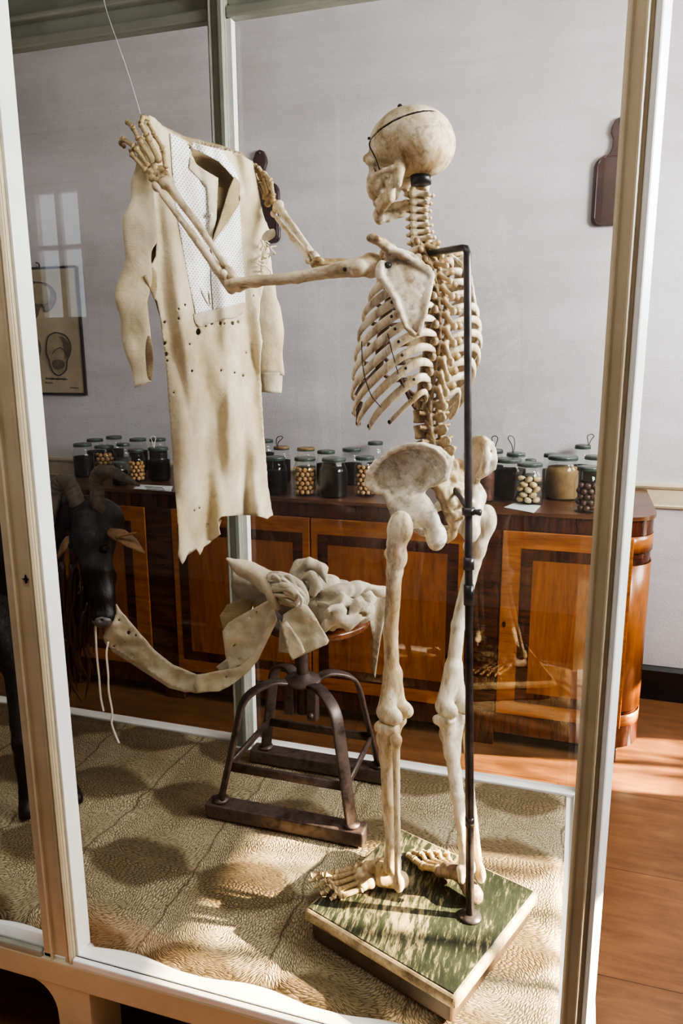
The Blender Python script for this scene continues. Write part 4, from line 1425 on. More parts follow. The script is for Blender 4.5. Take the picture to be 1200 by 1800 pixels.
# --- feet
def foot(heel, ank, toe, outer, mat, toes, flat_):
    """heel, toe: points on the base; outer: direction of the little-toe side"""
    heel, toe = V(heel), V(toe)
    D = (toe - heel); D.z = 0; Lf = D.length; D.normalize()
    O = V(outer); O = (O - D * O.dot(D)); O.z = 0; O.normalize()
    z = ZP
    def p(a, b, h): return heel + D * (a * Lf) + O * b + V((0, 0, z + h - heel.z))
    pts = dict(cal=p(.05, .004, .022), talus=p(.235, -.002, .052))
    def fn(P):
        d = cap(P, p(.02, .004, .022), p(.22, .010, .030), .0195, .017)
        d = smin(d, cap(P, p(.22, -.003, .050), p(.30, -.008, .045), .019, .016), .008)
        d = smin(d, ell(P, p(.37, -.012, .040), (.016, .016, .016)), .003)
        d = smin(d, ell(P, p(.36, .014, .026), (.016, .016, .014)), .003)
        for b, a in ((-.022, .45), (-.006, .455), (.008, .45), (.022, .43)):
            d = smin(d, ell(P, p(a, b, .036 - abs(b + .01) * .35), (.0125, .0125, .012)), .003)
        d = smin(d, cap(P, p(.33, -.006, .034), p(.45, .004, .030), .010), .004)
        return d + nz(P, 150, 3) * .0007
    q = [p(-.05, 0, 0), p(.5, -.04, .08), p(.5, .04, 0), p(.2, -.03, .07), p(.2, .04, 0)]
    lo = [min(a[i] for a in q) - .02 for i in range(3)]; hi = [max(a[i] for a in q) + .02 for i in range(3)]
    f = bone('foot', sdf_mesh('foot', fn, lo, hi, .0022), None, mat, None)
    for k in range(5):
        b0 = (-.022, -.008, .004, .016, .027)[k]; b1 = (-.030, -.014, .004, .021, .036)[k]
        m0 = p((.47, .48, .475, .46, .43)[k], b0, (.034, .035, .032, .027, .021)[k])
        m1 = p((.73, .75, .735, .70, .66)[k], b1, (.013, .013, .012, .011, .010)[k])
        t = .0125 if k == 0 else .0095
        small('metatarsal', m0, m1, f, mat, t / (.155 * (m1 - m0).length))
        e = (1.0, 1.0, .965, .915, .85)[k]; n = 2 if k == 0 else 3
        last = m1
        for j in range(n):
            a = (.735, .755, .74, .705, .665)[k] + (e - .735) * (j + 1) / n
            nx = p(a, b1 + .002 * (j + 1) * (k - 1) * .4, (.012 + (.012 if j == 0 and n == 3 else 0)) if j < n - 1 else .008)
            small('toe_bone', last + (nx - last) * .06, nx, f, mat, (t * (.95 - .12 * j)) / (.155 * (nx - last).length))
            last = nx
    return f
def gp(x, y): return on(x, y, ZP)
foot(gp(706, 1560), J3['lank'], gp(545, 1562), V((0, -1, 0)), 'bone_hand', None, 0)
foot(gp(832, 1592), J3['rank'], gp(736, 1500), V((.6, 1, 0)), 'bone_shaded', None, 0)  # shade on this foot is in the bone colour

# --- vertebrae
def vert_fn(kind):
    def fn(P):
        x, y, z = P[:, 0], P[:, 1], P[:, 2]
        if kind == 'c': rx, ry, h, yc = .0125, .0085, .0060, .014
        elif kind == 't': rx, ry, h, yc = .0155, .0135, .0098, .021
        else: rx, ry, h, yc = .0245, .0175, .0138, .024
        q = (np.sqrt((x / rx) ** 2 + ((y - yc) / ry) ** 2) - 1) * min(rx, ry)
        waist = .0022 * (1 - (np.abs(z) / h) ** 2)
        d = -smin(-(q + waist), -(np.abs(z) - h), .003)
        if kind == 'c':
            for s in (-1, 1):
                d = smin(d, cap(P, (s * .010, .010, 0), (s * .016, -.001, 0), .0045, .0062), .003)
                d = smin(d, cap(P, (s * .016, -.001, .004), (s * .017, -.003, -.005), .0062), .003)
                d = smin(d, cap(P, (s * .016, -.002, 0), (0, -.017, -.002), .0052, .0045), .003)
                d = smin(d, cap(P, (s * .014, .010, -.001), (s * .023, .008, -.003), .0045, .004), .003)
                d = smin(d, cap(P, (0, -.017, -.002), (s * .005, -.029, -.006), .0042, .0038), .002)
        elif kind == 't':
            for s in (-1, 1):
                d = smin(d, cap(P, (s * .009, .009, .003), (s * .013, -.002, .003), .0046), .003)
                d = smin(d, cap(P, (s * .012, -.002, .003), (0, -.015, -.002), .0052, .0048), .003)
                d = smin(d, cap(P, (s * .012, -.004, .004), (s * .030, -.017, .006), .0056, .0052), .003)
                d = smin(d, ell(P, (s * .031, -.018, .006), (.0072, .0065, .0075)), .003)
                d = smin(d, cap(P, (s * .010, -.006, .012), (s * .011, -.009, -.013), .0048), .003)
            d = smin(d, cap(P, (0, -.014, -.002), (0, -.034, -.022), .0052, .0042), .004)
            d = smin(d, ell(P, (0, -.036, -.024), (.0050, .0058, .0068)), .002)
        else:
            for s in (-1, 1):
                d = smin(d, cap(P, (s * .012, .010, .004), (s * .015, -.003, .004), .0060), .003)
                d = smin(d, cap(P, (s * .014, -.003, .002), (0, -.015, -.004), .0062, .0060), .003)
                d = smin(d, cap(P, (s * .016, -.001, .003), (s * .040, -.008, .006), .0052, .0044), .003)
                d = smin(d, cap(P, (s * .016, -.006, .014), (s * .013, -.011, -.016), .0068, .0070), .003)
            d = smin(d, ell(P, (0, -.028, -.005), (.0052, .015, .0115)), .004)
        return d + nz(P, 170, 3) * .0008
    return fn
VM = {'c': sdf_mesh('vertebra', vert_fn('c'), (-.03, -.036, -.018), (.03, .026, .014), .0017),
      't': sdf_mesh('vertebra', vert_fn('t'), (-.042, -.046, -.036), (.042, .038, .022), .0019),
      'l': sdf_mesh('vertebra', vert_fn('l'), (-.048, -.046, -.028), (.048, .044, .026), .0021)}
# spine curve through the vertebral canal
spc = [at(740, 333, 1.515), at(739, 385, 1.515), at(745, 432, 1.51), at(766, 482, 1.492), at(776, 540, 1.482), at(777, 592, 1.478), at(770, 640, 1.483), at(763, 690, 1.488), at(761, 735, 1.485), at(768, 780, 1.478), at(782, 812, 1.468)]
spc = [p + BF_ * .006 for p in spc]
cur = catmull(spc, 24)
acc = [0]
for i in range(1, len(cur)): acc.append(acc[-1] + (cur[i] - cur[i - 1]).length)
TOT = acc[-1]
def along(s):
    s = max(0, min(TOT, s))
    i = max(0, min(len(cur) - 2, int(np.searchsorted(acc, s)) - 1))
    t = (s - acc[i]) / max(acc[i + 1] - acc[i], 1e-9)
    return cur[i].lerp(cur[i + 1], t), (cur[i] - cur[i + 1]).normalized()
hgt = [.0145] * 7 + [.0205 + .0009 * i for i in range(12)] + [.0265, .0275, .028, .028, .027]
kinds = ['c'] * 7 + ['t'] * 12 + ['l'] * 5
scl = [1.12, 1.0, .95, .95, 1.0, 1.02, 1.08] + [.92 + .018 * i for i in range(12)] + [.94, .97, 1.0, 1.02, 1.03]
k_ = TOT / sum(hgt)
s_ = 0; VP = []
for i in range(24):
    p, up = along(s_ + hgt[i] * k_ / 2); s_ += hgt[i] * k_
    m = frame(p, BR_, up)
    VP.append((p, up))
    zs = scl[i] * (k_ * hgt[i] / {'c': .0145, 't': .0235, 'l': .0275}[kinds[i]])
    bone('vertebra', VM[kinds[i]], m @ Matrix.Diagonal((scl[i], scl[i], max(.9, min(1.25, zs)), 1)), 'bone_spine' if i > 6 else 'bone')

# --- ribs
TH = [VP[7 + i] for i in range(12)]
W_ = [.052, .078, .098, .112, .121, .127, .131, .133, .131, .124, .110, .086]
D_ = [.060, .088, .112, .132, .148, .160, .168, .172, .165, .150, .12, .085]
DR = [.020, .040, .058, .076, .094, .110, .124, .136, .144, .144, .130, .105]
FR = [1, 1, 1, 1, 1, 1, .98, .92, .88, .83, .74, .60]
RIBEND = {}
def ribpath(i, s):
    w, d, dr = W_[i], D_[i], DR[i]
    c = [(.013, .012), (.030, -.014), (.60 * w, -.022), (.90 * w, .004), (w, .34 * d), (.93 * w, .64 * d), (.74 * w, .86 * d), (.46 * w, .98 * d)]
    p0, up = TH[i]
    pts = []
    for x, y in c:
        t = max(0, (y + .022) / (d + .022))
        pts.append(body(p0, s * x, y, .004 - dr * t ** .85 - .012 * min(1, x / .06)))
    cp = catmull(pts, 7)
    n = max(4, int(len(cp) * FR[i]))
    return cp[:n]
for i in range(12):
    for s in (-1, 1):
        cp = ribpath(i, s)
        h = .0083 if i not in (0, 11) else .0055
        n = len(cp)
        rr = [(.0034, .0044), (.0040, .0052), (.0036, h), (.0036, h * 1.05), (.0034, h * 1.05), (.0034, h), (.0036, h * .95), (.0032, h * .8)]
        vf = sweep(cp, rr, 10, (0, 0, 1), True, True)
        o = mo('rib', vf, M['bone'], sk)
        RIBEND[(i, s)] = cp
# sternum and costal cartilage
st0 = body(TH[0][0], 0, .068, -.035); st1 = body(TH[6][0], 0, .178, -.105)
stp = [st0.lerp(st1, t) + BF_ * (.012 * sin(pi * t)) for t in (0, .25, .5, .75, 1)]
def stern(P):
    d = chain(P, stp, [.013, .010, .011, .012, .008], .008)
    return smin(d, ell(P, stp[0] + V((0, 0, .0)), (.020, .020, .02)), .01)
lo = [min(p[i] for p in stp) - .03 for i in range(3)]; hi = [max(p[i] for p in stp) + .03 for i in range(3)]
bone('sternum', sdf_mesh('sternum', stern, lo, hi, .003), None, 'cartilage')
for s in (-1, 1):
    for i in range(10):
        e = RIBEND[(i, s)][-1]
        if i < 7:
            g = stp[0].lerp(stp[-1], min(1, .06 + i * .155)) + BF_ * .004
            mid = e.lerp(g, .5) + BF_ * .006 - V((0, 0, .010 if i > 3 else .002))
        else:
            prev = RIBEND[(i - 1, s)][-1]
            g = prev + (stp[-1] - prev) * .25; mid = e.lerp(g, .5) + BF_ * .004 - V((0, 0, .004))
        mo('costal_cartilage', sweep(catmull([e, mid, g], 5), [.0052, .0046, .0042], 8), M['cartilage'], sk)
# thin wires holding the ribs apart
for (a, b) in ((5, 10), (6, 11)):
    t = .62 if a == 5 else .46
    pts = []
    for i in range(a, b + 1):
        cp = RIBEND[(i, -1)]
        k = min(len(cp) - 2, int(len(ribpath(a, -1)) * t) - (i - a) * 1)
        pts.append(cp[k] - BR_ * .005)
    mo('rib_wire', sweep(catmull(pts, 4), .0009, 5), M['wire'], sk)

def knot(p, r=.0034, name='wire_knot'):
    v, f = lathe([(r * .3, -r), (r * .85, -r * .55), (r, 0), (r * .85, r * .55), (r * .3, r)], 8)
    return mo(name, ([q + p for q in v], f), M['black'], sk)
for i in range(1, 12):
    cp = RIBEND[(i, -1)]
    knot(cp[-2] - BR_ * .002, .0042)
    knot(cp[max(2, int(len(cp) * .42))] - BR_ * .0045, .0030)
# --- shoulder blades: traced on the plane through three measured points
G, Mm, I_ = at(672, 478, 1.375), at(760, 490, 1.400), at(728, 588, 1.366)
e1 = (Mm - G).normalized(); nrm = e1.cross(I_ - G).normalized(); e2 = nrm.cross(e1)
if nrm.y > 0: nrm = -nrm; e2 = -e2
RS = Matrix((e1, e2, nrm)).transposed()          # columns: local axes
def sloc(x, y):
    p = vat(x, y, G, nrm) - G
    return (p.dot(e1), p.dot(e2))
blade = [sloc(*p) for p in [(676, 441), (690, 435), (706, 434), (724, 442), (744, 459), (762, 484), (758, 502), (752, 524), (746, 556), (741, 584), (732, 592), (720, 588), (708, 566), (696, 536), (688, 514), (676, 496), (668, 488), (668, 470), (676, 456)]]
def s3(x, y, h=0.0): 
    a, b = sloc(x, y); return (a, b, h)
def scap(P):
    Q = P[:, :2]
    d2 = poly2(Q, blade)
    cx, cy = sloc(722, 510)
    bend = .010 * (1 - ((Q[:, 0] - cx) ** 2 + (Q[:, 1] - cy) ** 2) / .0025) * .5
    th = .0016 + .0035 * np.clip((d2 + .010) / .010, 0, 1)
    d = -smin(-d2, -(np.abs(P[:, 2] - bend) - th), .003)
    d = smin(d, chain(P, [s3(756, 482, .004), s3(730, 464, .005), s3(706, 450, .007), s3(680, 440, .012), s3(660, 429, .018)], [.0045, .0060, .0070, .0085, .0070], .005), .006)
    d = smin(d, ell(P, s3(655, 426, .018), (.013, .0085, .008)), .005)
    d = smin(d, chain(P, [s3(690, 448, 0), s3(690, 430, -.014), s3(676, 428, -.03)], [.008, .0065, .006], .004), .006)
    d = smin(d, ell(P, s3(668, 476, .0), (.009, .019, .013)), .007)
    d = smin(d, chain(P, [s3(672, 492, .002), s3(690, 520, .005), s3(712, 575, .004), s3(728, 588, .002)], [.0062, .0050, .0042, .0042], .003), .007)
    d = smin(d, chain(P, [s3(752, 470, .004), s3(760, 490, .003), s3(748, 550, .003), s3(736, 588, .002)], [.0032, .0035, .0034, .004], .003), .004)
    return d + nz(P, 120, 3) * .0006
sq = np.array(blade + [sloc(645, 420), sloc(660, 500)])
scm = sdf_mesh('shoulder_blade', scap, (sq[:, 0].min() - .02, sq[:, 1].min() - .02, -.045), (sq[:, 0].max() + .02, sq[:, 1].max() + .02, .045), .0024)
ML = RS.to_4x4(); ML.translation = G
bone('shoulder_blade', scm, ML, 'bone_blade')
# right side: mirror in the body's median plane
SPC = along(TOT * .42)[0]
def mirror_mat(c):
    n = BR_; R3 = Matrix.Identity(3)
    for i in range(3):
        for j in range(3): R3[i][j] -= 2 * n[i] * n[j]
    m = R3.to_4x4(); m.translation = V(c) - R3 @ V(c); return m
MR = mirror_mat(SPC)
scw = scm.copy(); scw.transform(ML); RT = Matrix.Translation(SPC) @ Matrix.Rotation(radians(13), 4, 'Z') @ Matrix.Translation(-SPC) @ Matrix.Translation(BF_ * .018 - BR_ * .012) @ MR
scR = mirrored(scw, RT)
bone('shoulder_blade', scR, None, 'bone')
# collar bones
ac = vat(660, 430, G, nrm) + nrm * .026
for s in (-1, 1):
    a = ac if s < 0 else RT @ ac
    g = stp[0] + BR_ * (s * .016) + V((0, 0, .012))
    pts = [a, a.lerp(g, .3) - BF_ * .012 + V((0, 0, .004)), a.lerp(g, .65) + BF_ * .016, g]
    mo('collar_bone', sweep(catmull(pts, 6), [(.0075, .0055), (.006, .006), (.006, .006), (.0085, .009)], 10, (0, 0, 1), True, True), M['bone_hand'], sk)
# dark pins through shoulder and elbow
def pin(a, d, r, h, name='pin'):
    a, d = V(a), V(d).normalized()
    return mo(name, sweep([a, a + d * h], [r, r * .8], 8), M['black'], sk)
pin(at(683, 467, 1.385), (0, -1, .05), .0065, .012)
pin(at(609, 475, 1.385), (0, -1, .05), .0045, .012)
pin(at(686, 1228, 1.386), (0, -1, .05), .0025, .006)

# --- hip bones
PC = (J3['lhip'] + J3['rhip']) * .5
MP = mirror_mat(PC)
YI = 1.412
il = [(647, 852), (649, 834), (664, 812), (688, 791), (716, 781), (744, 779), (770, 786), (787, 800), (793, 818), (786, 836), (770, 850), (754, 856), (744, 868), (740, 884), (734, 900), (718, 906), (700, 902), (690, 890), (684, 876), (676, 866), (660, 865)]
e1p = V((1, -.06, 0)).normalized(); np_ = V((.06, 1, 0)).normalized() * -1; e2p = V((0, 0, 1))
IC = at(720, 840, YI)
def iloc(x, y):
    p = vat(x, y, IC, np_) - IC
    return (p.dot(e1p), p.dot(e2p))
def ilp(x, y, h=0.0):
    a, b = iloc(x, y); return (a, b, h)
ilpoly = [iloc(*p) for p in il]
sym = MP @ V(PC) * .5 + V(PC) * .5 + BF_ * .088 - V((0, 0, .045)) - BR_ * .004
RI = Matrix((e1p, e2p, np_)).transposed().to_4x4(); RI.translation = IC
RIi = RI.inverted()
syl = RIi @ sym; hipl = RIi @ J3['lhip']
tub = ilp(762, 948, -.020); tubm = ilp(752, 915, -.012)
def hipfn(P):
    Q = P[:, :2]
    d2 = poly2(Q, ilpoly)
    cx, cy = iloc(712, 835)
    bend = -.016 * np.clip(1 - ((Q[:, 0] - cx) ** 2 + (Q[:, 1] - cy) ** 2) / .0040, -.8, 1) + .004
    th = .0026 + .0042 * np.clip((d2 + .012) / .012, 0, 1)
    d = -smin(-d2, -(np.abs(P[:, 2] - bend) - th), .004)
    crest = [ilp(648, 848, .008), ilp(652, 830, .009), ilp(666, 810, .010), ilp(690, 792, .009), ilp(718, 783, .007), ilp(746, 782, .006), ilp(772, 790, .004), ilp(789, 808, .000)]
    d = smin(d, chain(P, crest, [.0065, .006, .0062, .0058, .0055, .0055, .0065, .007], .003), .006)
    d = smin(d, chain(P, [ilp(789, 812, 0), ilp(780, 838, -.002), ilp(760, 850, -.004)], [.008, .009, .0075], .003), .006)
    d = smin(d, ell(P, ilp(655, 853, .006), (.011, .012, .009)), .006)
    d = smin(d, chain(P, [ilp(664, 862, .004), ilp(680, 866, .006), ilp(690, 884, .006), ilp(704, 898, .006)], [.006, .007, .011, .014], .004), .008)
    d = smin(d, ell(P, (hipl[0] * .6 + ilp(718, 890)[0] * .4, hipl[1] + .004, .000), (.040, .040, .022)), .010)
    d = smin(d, chain(P, [ilp(740, 890, -.004), tubm, tub], [.021, .0185, .0195], .006), .010)
    d = smin(d, ell(P, (tub[0], tub[1], tub[2]), (.0195, .028, .019)), .006)
    d = smin(d, chain(P, [ilp(748, 905, -.012), ilp(762, 897, -.020)], [.009, .005], .003), .005)
    d = smin(d, chain(P, [ilp(712, 900, -.012), ((syl[0] + ilp(712, 900)[0]) * .5, (syl[1] + ilp(712, 900)[1]) * .5 + .012, syl[2] * .55), tuple(syl)], [.012, .009, .011], .005), .008)
    d = smin(d, chain(P, [tuple(syl), ((syl[0] + tub[0]) * .5, min(syl[1], tub[1]) - .006, (syl[2] + tub[2]) * .5), tub], [.011, .007, .010], .004), .006)
    d = ssub(d, ell(P, tuple(hipl), (.0275, .0275, .0275)), .003)
    return d + nz(P, 110, 3) * .0008 + nz(P, 40, 7) * .0012
allp = ilpoly + [(tub[0], tub[1]), (syl[0], syl[1])]
lo = (min(p[0] for p in allp) - .03, min(p[1] for p in allp) - .04, min(syl[2], -.05) - .03); hi = (max(p[0] for p in allp) + .03, max(p[1] for p in allp) + .03, .045)
hipm = sdf_mesh('hip_bone', hipfn, lo, hi, .0027, 1)
islands_keep_largest(hipm)
bone('hip_bone', hipm, RI, 'bone_pale')
hw = hipm.copy(); hw.transform(RI)
bone('hip_bone', mirrored(hw, MP), None, 'bone_pale')
# sacrum
SA = VP[23][0] + BF_ * .004 - V((0, 0, .022))
SM = frame(SA - BF_ * .008, BR_, V((0, 0, 1)) + BF_ * .22) @ Matrix.Scale(1.16, 4)
def sacf(P):
    d = None
    for k in range(5):
        w = (.044, .040, .033, .025, .016)[k]; z = -.002 - .021 * k; y = -.004 - .010 * k + .0018 * k * k
        e = rbox(P, (0, y, z), (w, .0115, .0125), .008)
        d = e if d is None else smin(d, e, .010)
        d = smin(d, ell(P, (0, y - .014, z), (.005, .009, .008)), .005)
        for s in (-1, 1):
            d = smin(d, ell(P, (s * w * .48, y - .010, z), (.006, .006, .007)), .004)
            d = ssub(d, ell(P, (s * w * .46, y - .013, z - .011), (.0048, .009, .0042)), .002)
    d = smin(d, chain(P, [(0, -.012, -.10), (0, -.004, -.118), (0, .010, -.130)], [.010, .007, .004], .004), .005)
    return d + nz(P, 150, 3) * .0010
bone('sacrum', sdf_mesh('sacrum', sacf, (-.06, -.05, -.15), (.06, .03, .025), .0024), SM, 'bone_spine')

# --- skull
HF = V((-.935, .355, 0)).normalized(); HR = HF.cross(V((0, 0, 1))).normalized()
C0 = at(735, 312, 1.505)
HZ = (V((0, 0, 1)) + HF * 0.0 + HR * 0.03).normalized()
HM = Matrix((HR, HZ.cross(HR).normalized(), HZ)).transposed().to_4x4(); HM.translation = C0
HM = HM @ Matrix.Rotation(radians(-2), 4, 'X') @ Matrix.Scale(.925, 4) @ Matrix.Translation((0, .020, -.003))
CUT_A, CUT_N = np.array([0, .0, .096]), np.array([0, .25, 1.0]) / sqrt(1 + .25 ** 2) * -1
def cranium(P):
    d = ell(P, (0, -.004, .066), (.0695, .084, .062))
    d = smin(d, ell(P, (0, .032, .066), (.056, .054, .056)), .02)
    d = smin(d, ell(P, (0, -.046, .058), (.060, .049, .052)), .02)
    d = smin(d, ell(P, (0, -.005, .085), (.066, .076, .055)), .02)
    return d
def cutd(P): return (P - CUT_A.astype(np.float32)) @ CUT_N.astype(np.float32)   # positive below the saw cut
def skull_low(P):
    d = cranium(P)
    # brow, cheek bones, upper jaw
    for s in (-1, 1):
        d = smin(d, chain(P, [(0, .087, .050), (s * .020, .088, .052), (s * .040, .078, .050), (s * .050, .062, .040)], [.010, .009, .009, .008], .005), .008)
        d = smin(d, chain(P, [(s * .050, .064, .040), (s * .052, .060, .022), (s * .044, .066, .006)], [.0065, .0065, .0085], .004), .005)
        d = smin(d, chain(P, [(s * .048, .062, .008), (s * .060, .044, .010), (s * .064, .020, .012), (s * .060, .004, .014)], [.0085, .0055, .0048, .0065], .004), .004)
        d = smin(d, chain(P, [(s * .044, .066, .006), (s * .028, .074, -.004), (s * .022, .078, -.016)], [.0105, .014, .012], .006), .006)
        d = smin(d, chain(P, [(s * .040, .058, .002), (s * .030, .060, -.014)], [.012, .010], .006), .008)
        d = smin(d, chain(P, [(s * .050, -.006, .012), (s * .050, -.004, -.016)], [.013, .0075], .005), .008)
        d = smin(d, chain(P, [(s * .008, .092, .046), (s * .010, .090, .020), (s * .016, .088, -.004)], [.006, .006, .008], .004), .005)
        d = smin(d, cap(P, (s * .030, .030, .0), (s * .026, .024, -.018), .010, .005), .006)
    d = smin(d, chain(P, [(0, .094, .046), (0, .101, .028)], [.006, .004], .003), .005)
    d = smin(d, rbox(P, (0, .070, -.006), (.025, .026, .012), .010), .008)
    d = smin(d, ell(P, (0, .040, .012), (.040, .045, .022)), .01)
    for s in (-1, 1):
        q = ell(P, (s * .032, .084, .030), (.0185, .026, .0165))
        d = ssub(d, q, .004)
        d = ssub(d, ell(P, (s * .057, .038, .024), (.009, .026, .014)), .005)
    d = ssub(d, ell(P, (0, .098, .004), (.011, .018, .014)), .003)
    d = ssub(d, ell(P, (0, -.012, -.004), (.016, .018, .010)), .004)
    d = -smin(-d, cutd(P) - .0009, .0004) if False else np.maximum(d, -(cutd(P) - .0009))
    return d + nz(P, 60, 2) * .0008 + nz(P, 160, 3) * .0004
def skull_cap(P):
    return np.maximum(cranium(P), cutd(P) + .0009) + nz(P, 60, 2) * .0007
skm = sdf_mesh('skull', skull_low, (-.085, -.11, -.04), (.085, .115, .135), .0021, 1)
islands_keep_largest(skm)
skull = bone('skull', skm, HM, 'bone_skull')
bone('skull_cap', sdf_mesh('skull_cap', skull_cap, (-.08, -.10, .05), (.08, .10, .15), .0021, 1), HM, 'bone_skull', skull)
# dark line of the saw cut
def cutline(P):
    return np.maximum(cranium(P) + .0012, np.abs(cutd(P)) - .0016)
bone('saw_cut', sdf_mesh('saw_cut', cutline, (-.08, -.10, .06), (.08, .10, .14), .0020, 0), HM, 'black', skull, 'dark gap where the cap is sawn off')
def jaw(P):
    d = None
    for s in (-1, 1):
        e = chain(P, [(s * .053, .012, .006), (s * .051, .020, -.020), (s * .046, .028, -.044)], [.0068, .0088, .0098], .005)
        e = smin(e, chain(P, [(s * .046, .028, -.044), (s * .036, .056, -.056), (s * .020, .080, -.064), (0, .089, -.066)], [.0098, .0092, .0098, .0105], .005), .006)
        e = smin(e, chain(P, [(s * .050, .026, -.022), (s * .049, .036, -.004)], [.0080, .0035], .004), .005)
        e = smin(e, chain(P, [(s * .040, .044, -.036), (s * .032, .062, -.042), (s * .020, .079, -.042), (0, .086, -.042)], [.0065, .0080, .0085, .0085], .004), .006)
        d = e if d is None else smin(d, e, .004)
    d = smin(d, ell(P, (0, .090, -.072), (.014, .008, .009)), .006)
    return d + nz(P, 130, 2) * .0006
jm = bone('mandible', sdf_mesh('mandible', jaw, (-.07, -.005, -.09), (.07, .11, .02), .0021), HM @ Matrix.Translation((0, -.008, .007)), 'bone_skull', skull)
def teeth(z, par, name):
    pts = [V((s * .023, .058, z)) if i == 0 else None for i in range(1) for s in (1,)]
    arc = catmull([V((-.0255, .054, z)), V((-.023, .070, z)), V((-.012, .085, z)), V((0, .0895, z)), V((.012, .085, z)), V((.023, .070, z)), V((.0255, .054, z))], 4)
    for k in range(2, len(arc) - 1, 2):
        p = arc[k]; T = (arc[k + 1] - arc[k - 1]).normalized()
        m = HM @ frame(p, T, V((0, 0, 1)))
        mo(name, xf(sweep([V((0, 0, -.007)), V((0, 0, 0)), V((0, 0, .006))], [(.0030, .0030), (.0042, .0034), (.0036, .0024)], 8, None, True, True), Matrix.Identity(4)), M['tooth'], par, True, m)
teeth(-.0215, skull, 'tooth')
# black spacer between skull and neck, knob, hooks
mo('neck_spacer', xf(sweep([V((0, -.026, -.012)), V((0, -.026, .006))], .0215, 14), Matrix.Identity(4)), M['black'], skull, True, HM, None)
mo('knob', xf(lathe([(.003, .0), (.003, .006), (.0052, .007), (.0055, .013), (.003, .016)], 10), Matrix.Identity(4)), M['black'], skull, True, HM @ Matrix.Translation((0, .022, .1365)))
for s in (-1, 1):
    pts = [V((s * .046, .063, .082)), V((s * .0505, .064, .070)), V((s * .0605, .044, .042)), V((s * .0655, .030, .014))]
    mo('hook_wire', xf(sweep(catmull(pts, 5), .0014, 6), Matrix.Identity(4)), M['wire'], skull, True, HM)
    mo('hook_knob', xf(sweep([V((s * .043, .062, .086)), V((s * .053, .064, .084))], .0028, 8), Matrix.Identity(4)), M['black'], skull, True, HM)

# ------------------------------------------------------------------ stand: base and iron pole
PCT = V((-.257 * 1.022, 1.362 * 1.022, 0))
ang = math.atan2(-.135, .35)
def rot_box(hx, hy, z0, z1, c=PCT, a=ang, ch=0):
    v, f = box((-hx, -hy, z0), (hx, hy, z1))
    R_ = Matrix.Translation(c) @ Matrix.Rotation(a, 4, 'Z')
    return [R_ @ p for p in v], f
stand = thing('skeleton_stand', 'square green painted wooden base with an iron pole behind the skeleton', 'stand', (PCT.x, PCT.y, ZM))
o = mo('plinth', rot_box(.172, .168, ZM + .002, ZP - .028), M['plinth'], stand, False); bevel(o, .008, 3)
o = mo('top_board', rot_box(.187, .181, ZP - .030, ZP - .0012), M['bareedge'], stand, False); bevel(o, .012, 4)
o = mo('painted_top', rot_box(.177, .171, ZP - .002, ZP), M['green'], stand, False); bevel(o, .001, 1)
pb = on(826, 1612, ZP); pt = at(821, 434, 1.405); pi_ = VP[6][0] - BF_ * .016 + V((0, 0, -.026))
mid = pb.lerp(pt, .60)
pole = catmull([pb, pb.lerp(pt, .3), pb.lerp(pt, .6), pb.lerp(pt, .97)], 5)
bend_ = [pt + (pb - pt).normalized() * .012, pt + (pi_ - pt).normalized() * .004 + V((0, 0, -.002)), pt + (pi_ - pt).normalized() * .016]
o = mo('pole', sweep(pole + bend_ + [pt.lerp(pi_, .5), pi_], [.0086] * 6 + [.0076] * 6 + [.007] * 4 + [.0062] * 4, 12), M['pole'], stand)
mo('flange', sweep([pb + V((0, 0, .0005)), pb + V((0, 0, .004)), pb + V((0, 0, .009))], [.024, .023, .011], 20), M['pole'], stand)
def collar(y, h, r):
    t = (y - 437) / (1612 - 437); c = pt.lerp(pb, t); d = (pb - pt).normalized()
    mo('collar', sweep([c - d * h, c + d * h], r, 14), M['pole'], stand)
collar(945, .012, .0105); collar(1000, .020, .0098); collar(856, .007, .0125); collar(1420, .010, .0095)
c = pt.lerp(pb, (856 - 437) / (1612 - 437)); sa = SM @ V((0, -.02, -.035))
mo('bracket_arm', sweep(catmull([c, c.lerp(sa, .5) + V((0, 0, .002)), sa], 4), [.006, .005, .0055], 8), M['pole'], stand)
mo('wing_nut', sweep([c + V((.008, -.004, 0)), c + V((.024, -.008, 0))], [.004, .007], 8), M['pole'], stand)
# ------------------------------------------------------------------ iron workshop stool
SC0 = V((-.682, 1.79, 0))
ZS = .812                           # top of the seat
stool = thing('iron_stool', 'old swivel stool with bent iron legs and a round wooden seat under the crumpled underwear', 'stool', (SC0.x, SC0.y, ZM))
RSEAT = .150
SEATC = V((SC0.x + .040, SC0.y, 0))
o = mo('seat', xf(lathe([(.02, -.024), (RSEAT * .93, -.024), (RSEAT * .985, -.018), (RSEAT, -.010), (RSEAT * .99, -.003), (RSEAT * .95, 0), (.02, -.001)], 48), Matrix.Translation((SEATC.x, SEATC.y, ZS))), M['seatwood'], stool)
hubc = at(538, 1187, 1.79); ZH = hubc.z - .012
mo('screw', sweep([V((SC0.x, SC0.y, ZH - .10)), V((SC0.x, SC0.y, ZS - .02))], .0165, 14), M['iron'], stool)
mo('hub', xf(lathe([(.018, -.022), (.030, -.020), (.050, -.008), (.052, -.002), (.047, .004), (.022, .010), (.019, .018)], 28), Matrix.Translation((SC0.x, SC0.y, ZH))), M['iron'], stool)
for dx, hh in ((-.036, .105), (.030, .115)):
    b = mo('clamp_plate', box((SC0.x + dx - .014, SC0.y - .016, ZH - hh), (SC0.x + dx + .014, SC0.y + .012, ZH - .016)), M['iron'], stool, False); bevel(b, .003, 2)
